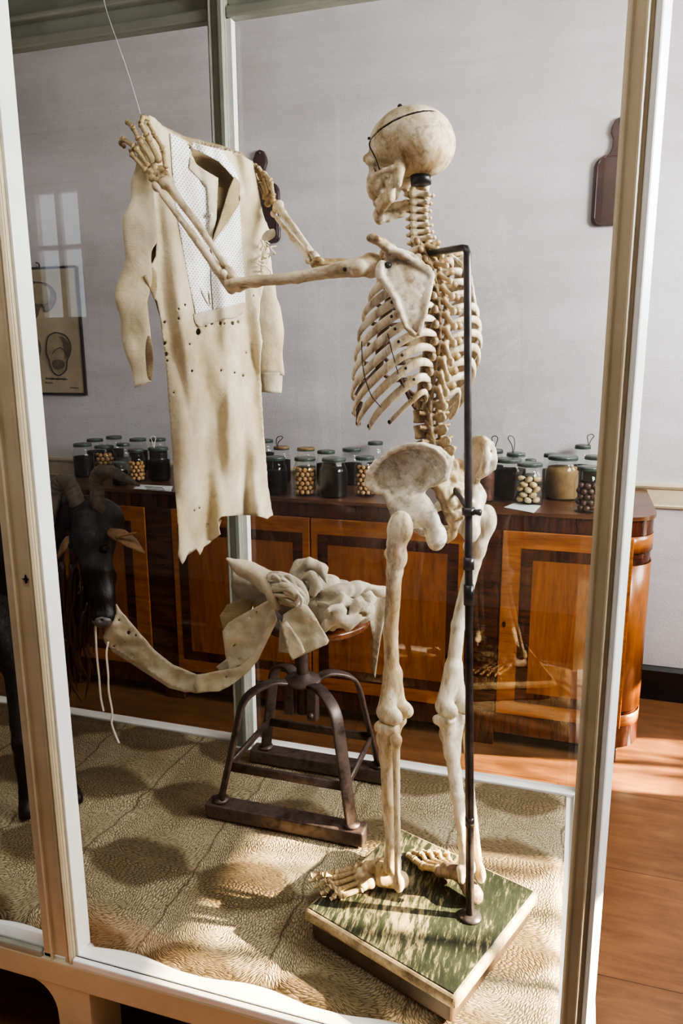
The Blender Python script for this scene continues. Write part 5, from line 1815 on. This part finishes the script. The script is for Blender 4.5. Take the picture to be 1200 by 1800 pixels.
mo('bolt', sweep([V((SC0.x + .030, SC0.y - .016, ZH - .095)), V((SC0.x + .030, SC0.y - .026, ZH - .095))], .008, 8), M['iron'], stool)
RZ = ZM + .046
FE = {}
for sx in (-1, 1):
    for sy in (-1, 1):
        f = V((SC0.x + sx * (.185 if sy < 0 else .178), SC0.y + sy * (.150 if sy < 0 else .142), RZ))
        FE[(sx, sy)] = f
        kn = V((SC0.x + (f.x - SC0.x) * .80, SC0.y + (f.y - SC0.y) * .80, ZH - .12))
        k2 = V((SC0.x + (f.x - SC0.x) * .68, SC0.y + (f.y - SC0.y) * .68, ZH - .030))
        k3 = V((SC0.x + (f.x - SC0.x) * .38, SC0.y + (f.y - SC0.y) * .38, ZH + .004))
        hb = V((SC0.x + (f.x - SC0.x) * .14, SC0.y + (f.y - SC0.y) * .14, ZH - .006))
        path = [f + V((0, 0, -.002)), f.lerp(kn, .5)] + catmull([f.lerp(kn, .8), kn, k2, k3, hb], 6)
        tang = V((-(f.y - SC0.y), f.x - SC0.x, 0)).normalized()
        L_ = mo('leg', sweep(path, [(.0058, .0175)] * len(path), 12, tang, True, False, 4.0), M['iron'], stool)
        bevel(L_, .001, 1)
        mo('foot_plate', sweep([f + V((0, 0, -.001)), f + V((0, 0, .006))], .022, 16), M['iron'], stool)
def bar(a, b, r1, r2, ref=(0, 0, 1), name='stretcher'):
    return mo(name, sweep([a, V(a).lerp(V(b), .5), b], [(r1, r2)] * 3, 12, ref, True, False, 4.0), M['iron'], stool)
def lp(k, h):
    f = FE[k]; t = (h - RZ) / (ZH - .12 - RZ)
    kn = V((SC0.x + (f.x - SC0.x) * .80, SC0.y + (f.y - SC0.y) * .80, ZH - .12))
    return f.lerp(kn, t)
hs = RZ + .095
bar(lp((-1, -1), hs), lp((1, -1), hs), .0055, .0125)
bar(lp((-1, 1), hs), lp((1, 1), hs), .0055, .0125)
bar(lp((-1, -1), hs), lp((-1, 1), hs), .0055, .0105)
bar(lp((1, -1), hs), lp((1, 1), hs), .0055, .0105)
for sy in (-1, 1):
    y = FE[(-1, sy)].y
    b = mo('floor_rail', box((SC0.x - .222, y - .026, ZM + .0015), (SC0.x + .222, y + .026, RZ - .002)), M['iron'], stool, False); bevel(b, .006, 3)
    if sy < 0: b['label'] = 'front floor rail'

# ------------------------------------------------------------------ the long shirt held up by the skeleton
S0, S1 = at(262, 230, 1.505), at(440, 290, 1.815)
SE = (S1 - S0); SE.z = 0; SE.normalize()
SN = V((SE.y, -SE.x, 0))
if SN.y > 0: SN = -SN
def shp(off=0.0, amp=1.0, ph=0.0):
    def fn(x, y):
        p = vat(x, y, S0, SN)
        s = (p - S0).dot(SE); z = p.z
        low = max(0, min(1, (1.86 - z) / .9))
        f = amp * ((.004 + .020 * low) * sin(s * 44 + 1.6 * sin(z * 3.1) + ph) + .014 * noise.noise(V((s * 9, z * 3.2, ph))) + .020 * (abs(noise.noise(V((s * 14 + z * 2.2, z * 3.5, 7 + ph)))) - .25) + .005 * noise.noise(V((s * 26, z * 13, 1 + ph)))
                   + .006 * low * sin(s * 90 + z * 5))
        d = ray(x, y)
        return p - d * ((f + off) / abs(d.dot(SN)))
    return fn
def suv(x, y):
    p = vat(x, y, S0, SN)
    return ((p - S0).dot(SE), p.z)
shirt = thing('long_shirt', 'long cream knitted undershirt with a white dotted bib, held up by the skeleton', 'shirt', (S0.lerp(S1, .5).x, S0.lerp(S1, .5).y, 1.0))
front = [(252, 206), (262, 203), (272, 208), (286, 222), (300, 232), (326, 246), (338, 258), (336, 272), (346, 290), (364, 302), (383, 313), (380, 385), (370, 428), (400, 386), (421, 352), (420, 322), (412, 310), (388, 283), (384, 262), (408, 266), (424, 272), (443, 284), (452, 326), (462, 378), (472, 402), (482, 408), (480, 418), (466, 426), (459, 446), (457, 478), (462, 505), (457, 532), (455, 562), (461, 600), (457, 640), (460, 700), (465, 780), (471, 856), (479, 905), (470, 912), (452, 907), (420, 905), (389, 908), (383, 915), (387, 939), (372, 951), (358, 962), (351, 976), (345, 964), (331, 972), (321, 992), (313, 978), (314, 940), (307, 850), (299, 740), (292, 650), (283, 565), (276, 530), (262, 506), (257, 488), (262, 470), (274, 450), (275, 410), (268, 360), (258, 300), (249, 240)]
holes = []
for hx, hy, hr in ((289, 603, 3.2), (292, 622, 3.6), (294, 634, 2.4), (289, 566, 2.6), (279, 562, 3), (314, 560, 2.2), (314, 543, 1.8), (325, 536, 2), (348, 583, 5.2), (371, 568, 3), (387, 568, 3), (408, 568, 3.4), (418, 566, 2.6), (361, 573, 2), (394, 569, 2), (427, 660, 2.4), (412, 655, 2), (388, 651, 2), (337, 652, 2.2), (333, 605, 1.8), (350, 893, 1.6), (364, 925, 3), (341, 897, 1.6), (445, 520, 1.6), (432, 620, 1.8), (305, 690, 1.6)):
    holes.append([(hx + hr * cos(a * pi / 4) * random.uniform(.7, 1.1), hy + hr * 1.15 * sin(a * pi / 4) * random.uniform(.8, 1.15)) for a in range(8)])
fp = sheet('front_panel', front, shp(0), M['knit'], shirt, 5.0, holes, .0016, suv, .5)
fp['label'] = 'knitted front with moth holes'
back = [(256, 208), (280, 218), (320, 238), (384, 254), (424, 268), (444, 288), (454, 340), (462, 400), (456, 480), (455, 560), (457, 700), (466, 830), (474, 903), (420, 900), (392, 904), (384, 930), (352, 962), (322, 980), (314, 930), (306, 800), (292, 640), (282, 560), (264, 500), (268, 420), (258, 310), (250, 250)]
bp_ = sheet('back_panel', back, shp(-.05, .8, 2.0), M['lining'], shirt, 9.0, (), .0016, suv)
bp_['label'] = 'darker inside of the back'
bib1 = [(299, 234), (325, 248), (335, 260), (333, 274), (344, 292), (362, 304), (381, 315), (378, 385), (369, 428), (369, 480), (372, 545), (344, 552), (333, 500), (320, 430), (309, 370), (303, 300)]
slit = [[(350, 503), (356, 517), (363, 530), (369, 542), (360, 531), (354, 518)], [(365, 508), (368, 520), (369, 532), (371, 542), (366, 532), (365, 520)]]
sheet('bib', bib1, shp(.004), M['dots'], shirt, 5.0, slit, .0012, suv)
bib2 = [(421, 358), (424, 420), (428, 480), (431, 533), (374, 545), (371, 480), (371, 430), (400, 390)]
sheet('bib', bib2, shp(.004), M['dots'], shirt, 5.0, (), .0012, suv)
bb = sheet('bib_band', [(340, 552), (372, 545), (431, 532), (430, 549), (410, 560), (392, 560), (372, 568), (350, 576), (342, 566)], shp(.006), M['linen'], shirt, 5.0, (), .0012, suv)
plk = [(334, 276), (345, 290), (362, 302), (383, 313), (380, 385), (370, 428), (366, 420), (367, 385), (364, 330), (348, 312), (332, 296)]
pk = sheet('button_placket', plk, shp(.007), M['linen'], shirt, 4.0, (), .0014, suv)
flapf = [(412, 310), (421, 322), (419, 360), (400, 390), (371, 428), (384, 392), (396, 352), (402, 332)]
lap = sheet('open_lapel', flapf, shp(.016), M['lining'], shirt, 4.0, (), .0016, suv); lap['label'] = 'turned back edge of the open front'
col = [(336, 256), (350, 256), (368, 268), (384, 276), (400, 292), (414, 312), (408, 316), (396, 302), (380, 288), (362, 276), (344, 264)]
sheet('collar_band', [(338, 250), (360, 256), (386, 262), (398, 276), (410, 292), (420, 316), (412, 314), (398, 298), (384, 284), (366, 274), (350, 266), (338, 260)], shp(.014), M['dots'], shirt, 4.0, (), .0016, suv)
bt = shp(.010)(370, 378)
mo('button', sweep([bt, bt + SN * .003], .0055, 12), M['cord'], shirt)
bt2 = shp(.0135)(370, 378)
for s in (-1, 1):
    mo('button_eye', sweep([bt2 + SE * (.0014 * s), bt2 + SE * (.0014 * s) + SN * .0008], .0009, 6), M['ink'], shirt)
def crumple(vf, amp, f1=16, f2=45, seed=0):
    vs = []
    for p in vf[0]:
        n1 = V((noise.noise(p * f1 + V((seed, 0, 0))), noise.noise(p * f1 + V((0, seed + 5, 0))), noise.noise(p * f1 + V((0, 0, seed + 9)))))
        n2 = 1 - abs(noise.noise(V((p.x * f2, p.y * f2, p.z * f2 * .5)) + V((seed, 3, 1)))) * 2
        vs.append(p + n1 * amp + n1.normalized() * (n2 * amp * .35))
    return vs, vf[1]
def ptube(name, pts, mat, parent, asp=.5, n=26, amp=.006, seed=0, sub=7, ref=None):
    """cloth tube; pts = (x, y, width in photo pixels, Y)"""
    P_ = [at(x, y, Y) for x, y, w_, Y in pts]
    R_ = [w_ / FPX * (p - EYE).dot(FWD) / 2 for p, (x, y, w_, Y) in zip(P_, pts)]
    c = catmull(P_, sub)
    rr = interp(R_, len(c))[:, 0]
    view = [(EYE - p).normalized() for p in c]
    vf = sweep(c, [(r, r * asp) for r in rr], n, view, False)
    o = mo(name, crumple(vf, amp, 14, 42, seed), mat, parent)
    solidify(o, .0018, 0)
    return o
sl = ptube('sleeve', [(256, 236, 16, 1.495), (250, 290, 26, 1.485), (249, 345, 44, 1.475), (245, 400, 58, 1.465), (237, 455, 48, 1.46), (235, 520, 50, 1.458), (236, 580, 50, 1.455), (244, 640, 42, 1.452), (254, 682, 30, 1.45)], M['knit'], shirt, .45, 30, .011, 1)
sl['label'] = 'near sleeve with an open slit cuff'
cs = sheet('cuff_slit_shade', curve2([(262, 590), (268, 612), (269, 640), (266, 668), (259, 660), (256, 625), (257, 602)]), lambda x, y: at(x, y, 1.428 + .004 * sin(y * .1)), M['lining'], shirt, 5)  # flat darker sheet stands in for the shaded opening
cs['label'] = 'darker sheet coloured as the shaded inside of the slit cuff'
sr = ptube('sleeve', [(462, 430, 26, 1.86), (464, 490, 40, 1.875), (468, 545, 46, 1.885), (474, 600, 48, 1.885), (477, 656, 42, 1.885)], M['knit'], shirt, .5, 26, .010, 4)
ptube('cuff', [(477, 654, 40, 1.885), (477, 670, 38, 1.885), (476, 688, 36, 1.885)], M['linen'], shirt, .55, 24, .003, 6, 4)
# torn threads of the right armhole
random.seed(21)
for k in range(9):
    x0, y0 = random.uniform(458, 470), random.uniform(416, 478)
    pts = [(x0, y0)]
    for j in range(4): pts.append((pts[-1][0] + random.uniform(-4, 8), pts[-1][1] + random.uniform(-7, 9)))
    mo('torn_thread', sweep(catmull([at(x, y, 1.80 + .01 * j) for j, (x, y) in enumerate(pts)], 5), .0020, 6), M['knit'], shirt)
sheet('torn_strip', curve2([(466, 408), (480, 402), (484, 412), (478, 420), (468, 424), (460, 420)]), lambda x, y: at(x, y, 1.80 - .012 * sin((x - 460) * .13)), M['linen'], shirt, 4)
sheet('torn_strip', [(253, 486), (268, 470), (275, 480), (276, 505), (272, 528), (262, 506)], shp(.012), M['lining'], shirt, 5, (), .0016, suv)
# frayed top edge
for k in range(10):
    t = k / 9; x = 345 + t * 78; y = 250 + t * 20
    a = shp(.008)(x, y)
    mo('frayed_edge', sweep(catmull([a, a + V((random.uniform(-.006, .006), .002, .003)), a + V((random.uniform(-.014, .014), .004, -.001))], 4), .0012, 5), M['linen'], shirt)
# hanging thread from the case top to the raised hand
th = thing('hanging_thread', 'thin white thread running from the case top down to the raised left hand', 'thread', tuple(at(247, 198, 1.49)))
mo('strand', sweep(catmull([at(247, 200, 1.49), at(225, 128, 1.52), at(196, 45, 1.55), at(186, 14, 1.56), at(178, -20, 1.57)], 5), .0006, 5), M['white'], th)

# ------------------------------------------------------------------ long underwear pulled between the goat's mouth and the stool
und = thing('long_underwear', 'crumpled cream long underwear heaped on the stool, one leg in the goat mouth', 'underwear', (SC0.x, SC0.y, ZS))
def ufn(y0, y1, x0, x1, off=0.0, bow=.03, amp=.010, seed=0):
    def fn(x, y):
        t = (x - x0) / (x1 - x0)
        Y = y0 + (y1 - y0) * t - off
        n = noise.noise(V((x * .018, y * .03, seed))) + .5 * noise.noise(V((x * .05, y * .07, seed + 4)))
        r = .35 * sin((x * .9 + y * 1.1) * .075 + seed)
        return at(x, y, Y + amp * (n + r))
    return fn
def uholes(lst):
    return [[(x + r * cos(a * pi / 3), y + r * 1.1 * sin(a * pi / 3)) for a in range(6)] for x, y, r in lst]
T1 = [(204, 1062), (212, 1074), (244, 1111), (272, 1144), (304, 1169), (345, 1186), (357, 1184), (362, 1204), (345, 1218), (325, 1214), (298, 1205), (262, 1180), (228, 1158), (200, 1141), (186, 1132), (182, 1120), (188, 1104), (198, 1090), (205, 1078)]
t1 = sheet('trouser_leg', T1, ufn(1.57, 1.60, 185, 360, .0, 0, .012, 1), M['linen'], und, 5, uholes([(226, 1112, 3.6), (239, 1117, 2), (219, 1129, 2), (232, 1154, 3), (209, 1090, 2), (200, 1136, 2.4), (300, 1157, 1.4)]), .004)
t1['label'] = 'leg held in the goat mouth'
T1b = [(186, 1130), (200, 1138), (230, 1152), (265, 1172), (300, 1196), (330, 1205), (346, 1216), (325, 1216), (298, 1209), (262, 1186), (228, 1164), (200, 1147)]
sheet('leg_underside', T1b, ufn(1.60, 1.63, 185, 360, .0, 0, .006, 2), M['linen'], und, 5, (), .004)
T2 = [(346, 1187), (362, 1184), (388, 1179), (420, 1172), (445, 1152), (458, 1130), (470, 1085), (480, 1068), (487, 1090), (472, 1122), (454, 1160), (436, 1182), (400, 1208), (385, 1215), (364, 1216), (345, 1218), (340, 1206)]
sheet('trouser_leg', T2, ufn(1.585, 1.62, 345, 480, .0, 0, .010, 3), M['linen'], und, 5, uholes([(398, 1190, 1.6)]), .004)
T3 = [(391, 1109), (402, 1094), (430, 1078), (470, 1056), (486, 1068), (478, 1106), (457, 1140), (432, 1164), (402, 1178), (396, 1150)]
sheet('trouser_leg', T3, ufn(1.63, 1.66, 390, 480, .0, 0, .010, 5), M['linen'], und, 5, uholes([(412, 1133, 2), (410, 1134, 1.6), (420, 1158, 1.8), (424, 1080, 2), (451, 1076, 2), (438, 1086, 1.6)]), .004)
sheet('trouser_leg', [(386, 1082), (398, 1064), (428, 1050), (446, 1062), (440, 1076), (412, 1092), (392, 1106)], ufn(1.68, 1.72, 390, 480, 0, 0, .008, 6), M['lining'], und, 5, (), .004)  # rear fold, its shade given by the darker cloth colour
sheet('trouser_leg', [(380, 1172), (398, 1158), (402, 1178), (386, 1180)], ufn(1.64, 1.64, 380, 400, 0, 0, .004, 6), M['linen_grey'], und, 5, (), .003)
# the twisted end that sticks out to the left
o = mo('twisted_end', crumple(sweep(catmull([at(400, 983, 1.66), at(415, 992, 1.665), at(440, 1004, 1.67), at(470, 1022, 1.67), at(500, 1046, 1.66)], 8), [.003, .014, .024, .030, .030], 22), .005, 22, 60, 3), M['linen'], und)
sheet('twisted_end', [(402, 986), (420, 1000), (452, 1022), (486, 1052), (470, 1064), (444, 1060), (418, 1052), (406, 1030), (408, 1008)], ufn(1.69, 1.72, 400, 490, 0, 0, .016, 8), M['linen_grey'], und, 5, (), .004)
# gathered waist with its cords
random.seed(5)
for k in range(13):
    t = k / 12
    j = lambda q: random.uniform(-q, q)
    pts = [at(470 + 14 * t + j(3), 1010 + 46 * t + j(3), 1.60 + j(.01)), at(486 + 10 * t + j(4), 1012 + 44 * t + j(4), 1.585 - .02 * sin(pi * t)),
           at(506 + 8 * t + j(4), 1020 + 44 * t + j(5), 1.582 - .02 * sin(pi * t)), at(524 + 8 * t + j(4), 1036 + 36 * t + j(5), 1.59), at(536 - 6 * t + j(4), 1056 + 24 * t + j(4), 1.615)]
    rr = random.uniform(.0042, .0085)
    mo('waist_gather', crumple(sweep(catmull(pts, 6), [rr * .7, rr, rr * 1.15, rr, rr * .6], 9, None, True, True), .0035, 34, 90, k), M['linen' if k % 3 else 'linen_grey'], und)
for k in range(5):
    x, y = 484 + k * 10 + random.uniform(-4, 4), 1024 + k * 8
    pts = [at(x - 10, y - 4, 1.585), at(x - 2, y - 14, 1.568), at(x + 10, y - 4, 1.565), at(x + 8, y + 10, 1.570), at(x - 4, y + 8, 1.575)]
    mo('waist_cord', crumple(sweep(catmull(pts, 6), .0034, 7), .002, 40, 90, k), M['cord'], und)
mo('waist_gather', crumple(sweep(catmull([at(475, 1012, 1.61), at(500, 1014, 1.60), at(524, 1028, 1.60), at(538, 1050, 1.61), at(530, 1070, 1.61), at(505, 1082, 1.61)], 7), .009, 10), .004, 30, 80, 2), M['linen_grey'], und)
mo('cuff', crumple(sweep(catmull([at(462, 1018, 1.60), at(470, 1034, 1.585), at(480, 1054, 1.58), at(486, 1068, 1.59)], 6), [(.016, .010), (.018, .012), (.017, .012), (.012, .010)], 18), .003, 30, 80, 7), M['linen'], und)
cf = [(498, 1080), (520, 1066), (540, 1064), (550, 1078), (564, 1102), (578, 1126), (574, 1133), (545, 1146), (514, 1160), (508, 1148), (502, 1120), (496, 1096)]
sheet('hanging_cuff', cf, ufn(1.565, 1.59, 495, 580, 0, 0, .008, 11), M['linen'], und, 5, (), .005)
sheet('hanging_cuff', [(494, 1098), (504, 1092), (530, 1130), (536, 1146), (514, 1160), (508, 1150), (500, 1124)], ufn(1.548, 1.56, 495, 540, 0, 0, .005, 14), M['linen'], und, 5, (), .004)
sheet('hanging_cuff', [(492, 1090), (500, 1100), (506, 1140), (508, 1148), (490, 1146), (491, 1118)], ufn(1.58, 1.60, 490, 510, 0, 0, .004, 15), M['linen_grey'], und, 5, (), .004)
# the heap
hb = [(541, 1012, 34, 1.70), (520, 1035, 26, 1.69), (575, 1036, 30, 1.72), (583, 1078, 34, 1.66), (610, 1068, 34, 1.70), (555, 1075, 28, 1.66), (632, 1072, 24, 1.74), (640, 1048, 22, 1.78), (600, 1044, 30, 1.78), (560, 1050, 40, 1.78), (515, 1060, 30, 1.74)]
def hf(*p): return [tuple(at(*q)) for q in p]
hfold = [(hf((556, 1034, 1.66), (590, 1040, 1.665), (630, 1030, 1.70), (672, 1036, 1.74)), .020), (hf((560, 1060, 1.63), (596, 1054, 1.64), (622, 1062, 1.66), (646, 1076, 1.70)), .016),
         (hf((572, 1098, 1.61), (592, 1084, 1.605), (616, 1092, 1.63), (640, 1086, 1.68)), .018), (hf((520, 1006, 1.66), (540, 990, 1.665), (566, 1000, 1.67), (572, 1024, 1.67)), .015),
         (hf((530, 1020, 1.64), (546, 1012, 1.64), (556, 1028, 1.64), (548, 1046, 1.63)), .012), (hf((566, 1076, 1.61), (580, 1064, 1.60), (598, 1072, 1.61), (590, 1096, 1.60)), .013),
         (hf((610, 1074, 1.63), (628, 1060, 1.65), (642, 1064, 1.68), (638, 1090, 1.68)), .012)]
RQ = np.array(Matrix.Rotation(.7, 3, 'X') @ Matrix.Rotation(.9, 3, 'Y'), np.float32); RQ2 = np.array(Matrix.Rotation(1.1, 3, 'Z') @ Matrix.Rotation(.5, 3, 'X'), np.float32)
hc = [(at(x, y, Y), r / FPX * 1.9) for x, y, r, Y in hb]
def heap(P):
    d = None
    for c, r in hc:
        e = ell(P, c, (r, r * .95, r * .86))
        d = e if d is None else smin(d, e, .005)
    for pts, r in hfold:
        d = smin(d, chain(P + np.stack([nz(P, 20, 8), nz(P, 20, 9), nz(P, 20, 10)], 1) * .008, pts, [r * .6, r, r * .9, r * .5], .003), .0045)
    w = np.stack([nz(P, 11, 1), nz(P, 11, 2), nz(P, 11, 3)], 1) * .03
    Q = P + w
    d = d + .016 * (np.abs(nz(Q @ RQ, 15, 5)) - .25) + .010 * (np.abs(nz(Q @ RQ2 * np.array([1.6, 1, .7], np.float32), 27, 6)) - .25)
    return np.maximum(d, (ZS + .0015) - P[:, 2])
lo = [min(c[i] - r for c, r in hc) - .03 for i in range(3)]; hi = [max(c[i] + r for c, r in hc) + .03 for i in range(3)]
hm = sdf_mesh('crumpled_heap', heap, lo, hi, .0034, 1); islands_keep_largest(hm)
obj('crumpled_heap', hm, M['linen_grey'], und)
dr = [(560, 1040), (600, 1030), (625, 1032), (646, 1026), (668, 1030), (680, 1046), (677, 1082), (669, 1120), (663, 1160), (659, 1192), (653, 1172), (655, 1122), (648, 1084), (636, 1062), (610, 1052), (580, 1052)]
def drfn(x, y):
    base = 1.74 + max(0, (x - 560)) * .0006
    return at(x, y, base - .03 * math.exp(-((x - 600) / 40) ** 2) + .008 * sin(x * .16 + y * .02) + .006 * noise.noise(V((x * .03, y * .03, 2))))
sheet('draped_tail', dr, drfn, M['linen_grey'], und, 5, (), .003)
# tie strings hanging from the chewed end
mo('tie_string', sweep(catmull([at(171, 1070, 1.56), at(168, 1100, 1.555), at(170, 1150, 1.555), at(174, 1190, 1.555), at(177, 1225, 1.555), at(182, 1250, 1.555)], 6), .0028, 7), M['cord'], und)
mo('tie_string', sweep(catmull([at(190, 1128, 1.56), at(187, 1150, 1.555), at(190, 1185, 1.555), at(191, 1215, 1.555), at(197, 1250, 1.56), at(196, 1270, 1.56), at(202, 1290, 1.565), at(209, 1306, 1.57)], 6), .0028, 7), M['cord'], und)

# ------------------------------------------------------------------ the goat
gy = 1.62
goat = thing('goat', 'dark brown stuffed goat with curving horns, chewing the underwear behind the left post', 'goat', (-1.6, 1.7, ZM))
hp = [at(160, 918, 1.66), at(163, 950, 1.635), at(170, 1000, 1.60), at(178, 1045, 1.585), at(184, 1078, 1.575)]
neck0, chest = at(140, 960, 1.72), V((-1.62, 1.78, .82))
h1 = on(48, 1438, ZM); h2 = on(137, 1413, ZM)
def goatfn(P):
    d = chain(P, hp, [.052, .052, .042, .034, .030], .010)
    d = smin(d, ell(P, hp[1] + V((0, .0, .0)), (.062, .05, .05)), .015)
    d = smin(d, ell(P, hp[4] + V((.0, -.004, -.006)), (.034, .034, .026)), .01)
    d = smin(d, chain(P, [hp[2] + V((-.005, .03, -.03)), hp[3] + V((-.004, .02, -.025)), hp[4] + V((-.004, .008, -.022))], [.036, .026, .018], .008), .01)
    d = smin(d, chain(P, [hp[0] + V((-.01, .05, -.01)), V((-1.50, 1.77, 1.02)), V((-1.60, 1.80, .90))], [.068, .095, .14], .02), .03)
    d = smin(d, ell(P, (-1.70, 1.80, .80), (.20, .145, .20)), .04)
    d = smin(d, ell(P, (-2.0, 1.80, .82), (.34, .165, .20)), .05)
    d = smin(d, ell(P, (-2.32, 1.80, .84), (.20, .15, .19)), .04)
    # forelegs: shoulder, wrist ("knee"), fetlock, hoof
    e1_ = on(30, 1285, .47)
    k1 = at(36, 1310, 1.56)
    d = smin(d, chain(P, [(-1.60, 1.70, .74), (k1.x - .02, 1.62, .62), (h1.x - .015, h1.y + .03, .47), (h1.x - .012, h1.y + .022, .33), (h1.x, h1.y, ZM + .012)], [.085, .050, .030, .021, .024], .012), .02)
    d = smin(d, chain(P, [(-1.62, 1.88, .74), (-1.58, 1.84, .62), (h2.x - .16, h2.y + .13, .47), (h2.x - .075, h2.y + .05, .33), (h2.x - .01, h2.y, ZM + .012)], [.085, .050, .030, .021, .024], .012), .02)
    # hind legs: hip, knee forward, hock back, hoof
    for yy in (1.72, 1.88):
        d = smin(d, chain(P, [(-2.38, yy, .80), (-2.24, yy, .60), (-2.44, yy, .47), (-2.40, yy, .33), (-2.37, yy, ZM + .012)], [.12, .065, .030, .022, .024], .014), .025)
    d = smin(d, chain(P, [(-2.48, 1.80, .96), (-2.57, 1.80, 1.02)], [.03, .015], .01), .02)
    d = np.maximum(d, (ZM + .0005) - P[:, 2])
    # eye hollows
    for s in (-1, 1):
        d = ssub(d, ell(P, hp[1] + V((s * .052, -.026, -.012)), (.011, .012, .010)), .006)
    return d + .0035 * np.abs(nz(P * np.array([1, 1, .35], np.float32), 60, 3)) + nz(P, 30, 2) * .002
gm = sdf_mesh('body', goatfn, (-2.62, 1.40, ZM - .005), (-1.10, 2.0, 1.16), .0062, 1)
islands_keep_largest(gm)
obj('body', gm, M['fur'], goat)
def horn(pts, rr):
    c = catmull(pts, 9)
    r = interp(rr, len(c))
    rid = [(a * (1 + .05 * sin(i * 1.7)), b * (1 + .05 * sin(i * 1.7))) for i, (a, b) in enumerate(r)]
    return mo('horn', sweep(c, rid, 16, (.3, -1, 0), True, True), M['horn'], goat)
horn([at(171, 916, 1.655), at(172, 890, 1.66), at(170, 862, 1.665), at(170, 842, 1.665), at(178, 831, 1.66), at(196, 830, 1.645), at(215, 838, 1.62), at(232, 847, 1.60), at(244, 853, 1.59)],
     [(.020, .016), (.0185, .016), (.0185, .016), (.020, .015), (.021, .014), (.017, .012), (.012, .010), (.008, .007), (.0035, .0035)])
horn([at(146, 918, 1.67), at(139, 894, 1.68), at(130, 868, 1.69), at(119, 852, 1.69), at(106, 850, 1.69), at(97, 866, 1.68), at(92, 895, 1.66), at(86, 925, 1.64), at(76, 950, 1.62)],
     [(.021, .017), (.021, .017), (.022, .016), (.024, .016), (.024, .015), (.022, .014), (.018, .012), (.012, .010), (.004, .004)])
def ear(pts, rr, lab=None):
    o = mo('ear', sweep(catmull(pts, 5), rr, 12, (0, -.6, 1), True, True), M['fur_ear'], goat)
    return o
ear([at(194, 936, 1.64), at(210, 940, 1.62), at(232, 955, 1.60), at(254, 972, 1.58)], [(.014, .010), (.020, .007), (.016, .006), (.003, .003)])
ear([at(138, 934, 1.67), at(126, 944, 1.66), at(112, 962, 1.64), at(100, 982, 1.63)], [(.014, .010), (.020, .007), (.016, .006), (.003, .003)])
mo('ear_tuft', sweep(catmull([at(204, 944, 1.60), at(222, 940, 1.59), at(240, 936, 1.585)], 4), [.004, .004, .001], 7), M['fur_ear'], goat)
for s, (x, y) in ((1, (196, 952)), (-1, (146, 930))):
    c = at(x, y, 1.578 if s > 0 else 1.60)
    e = mo('eye', xf(lathe([(.0005, -.009), (.006, -.007), (.009, 0), (.006, .007), (.0005, .009)], 12), Matrix.Translation(hp[1] + V((s * .050, -.024, -.012)))), M['black'], goat)
def muzf(P):
    d = ell(P, hp[4] + V((.002, -.014, -.012)), (.028, .026, .020))
    for s in (-1, 1): d = ssub(d, ell(P, hp[4] + V((s * .012 + .002, -.040, -.006)), (.006, .010, .004)), .003)
    return d
lo = hp[4] - V((.05, .06, .05)); hi = hp[4] + V((.05, .04, .04))
obj('muzzle', sdf_mesh('muzzle', muzf, lo, hi, .0022), M['muzzle'], goat)
# beard: locks of brown hair under the jaw and down the throat
random.seed(9)
for k in range(16):
    a = V((hp[3].x - .02 + random.uniform(-.05, .025), hp[3].y + random.uniform(.0, .05), hp[3].z + random.uniform(-.06, .05)))
    ln = random.uniform(.06, .14)
    mo('beard_lock', sweep(catmull([a, a + V((random.uniform(-.012, .004), -.01, -ln * .5)), a + V((random.uniform(-.022, .0), -.004, -ln))], 4), [.007, .006, .0008], 6), M['fur_brown'], goat)
for k in range(95):
    q = at(random.uniform(98, 158), random.uniform(985, 1150), 1.63 + random.uniform(-.015, .015)); a = q
    ln = random.uniform(.08, .16)
    mo('throat_hair', sweep(catmull([a, a + V((random.uniform(-.01, .01), -.012, -ln * .5)), a + V((random.uniform(-.02, .02), -.004, -ln))], 4), [.0075, .006, .0008], 6), M['fur_brown'], goat)
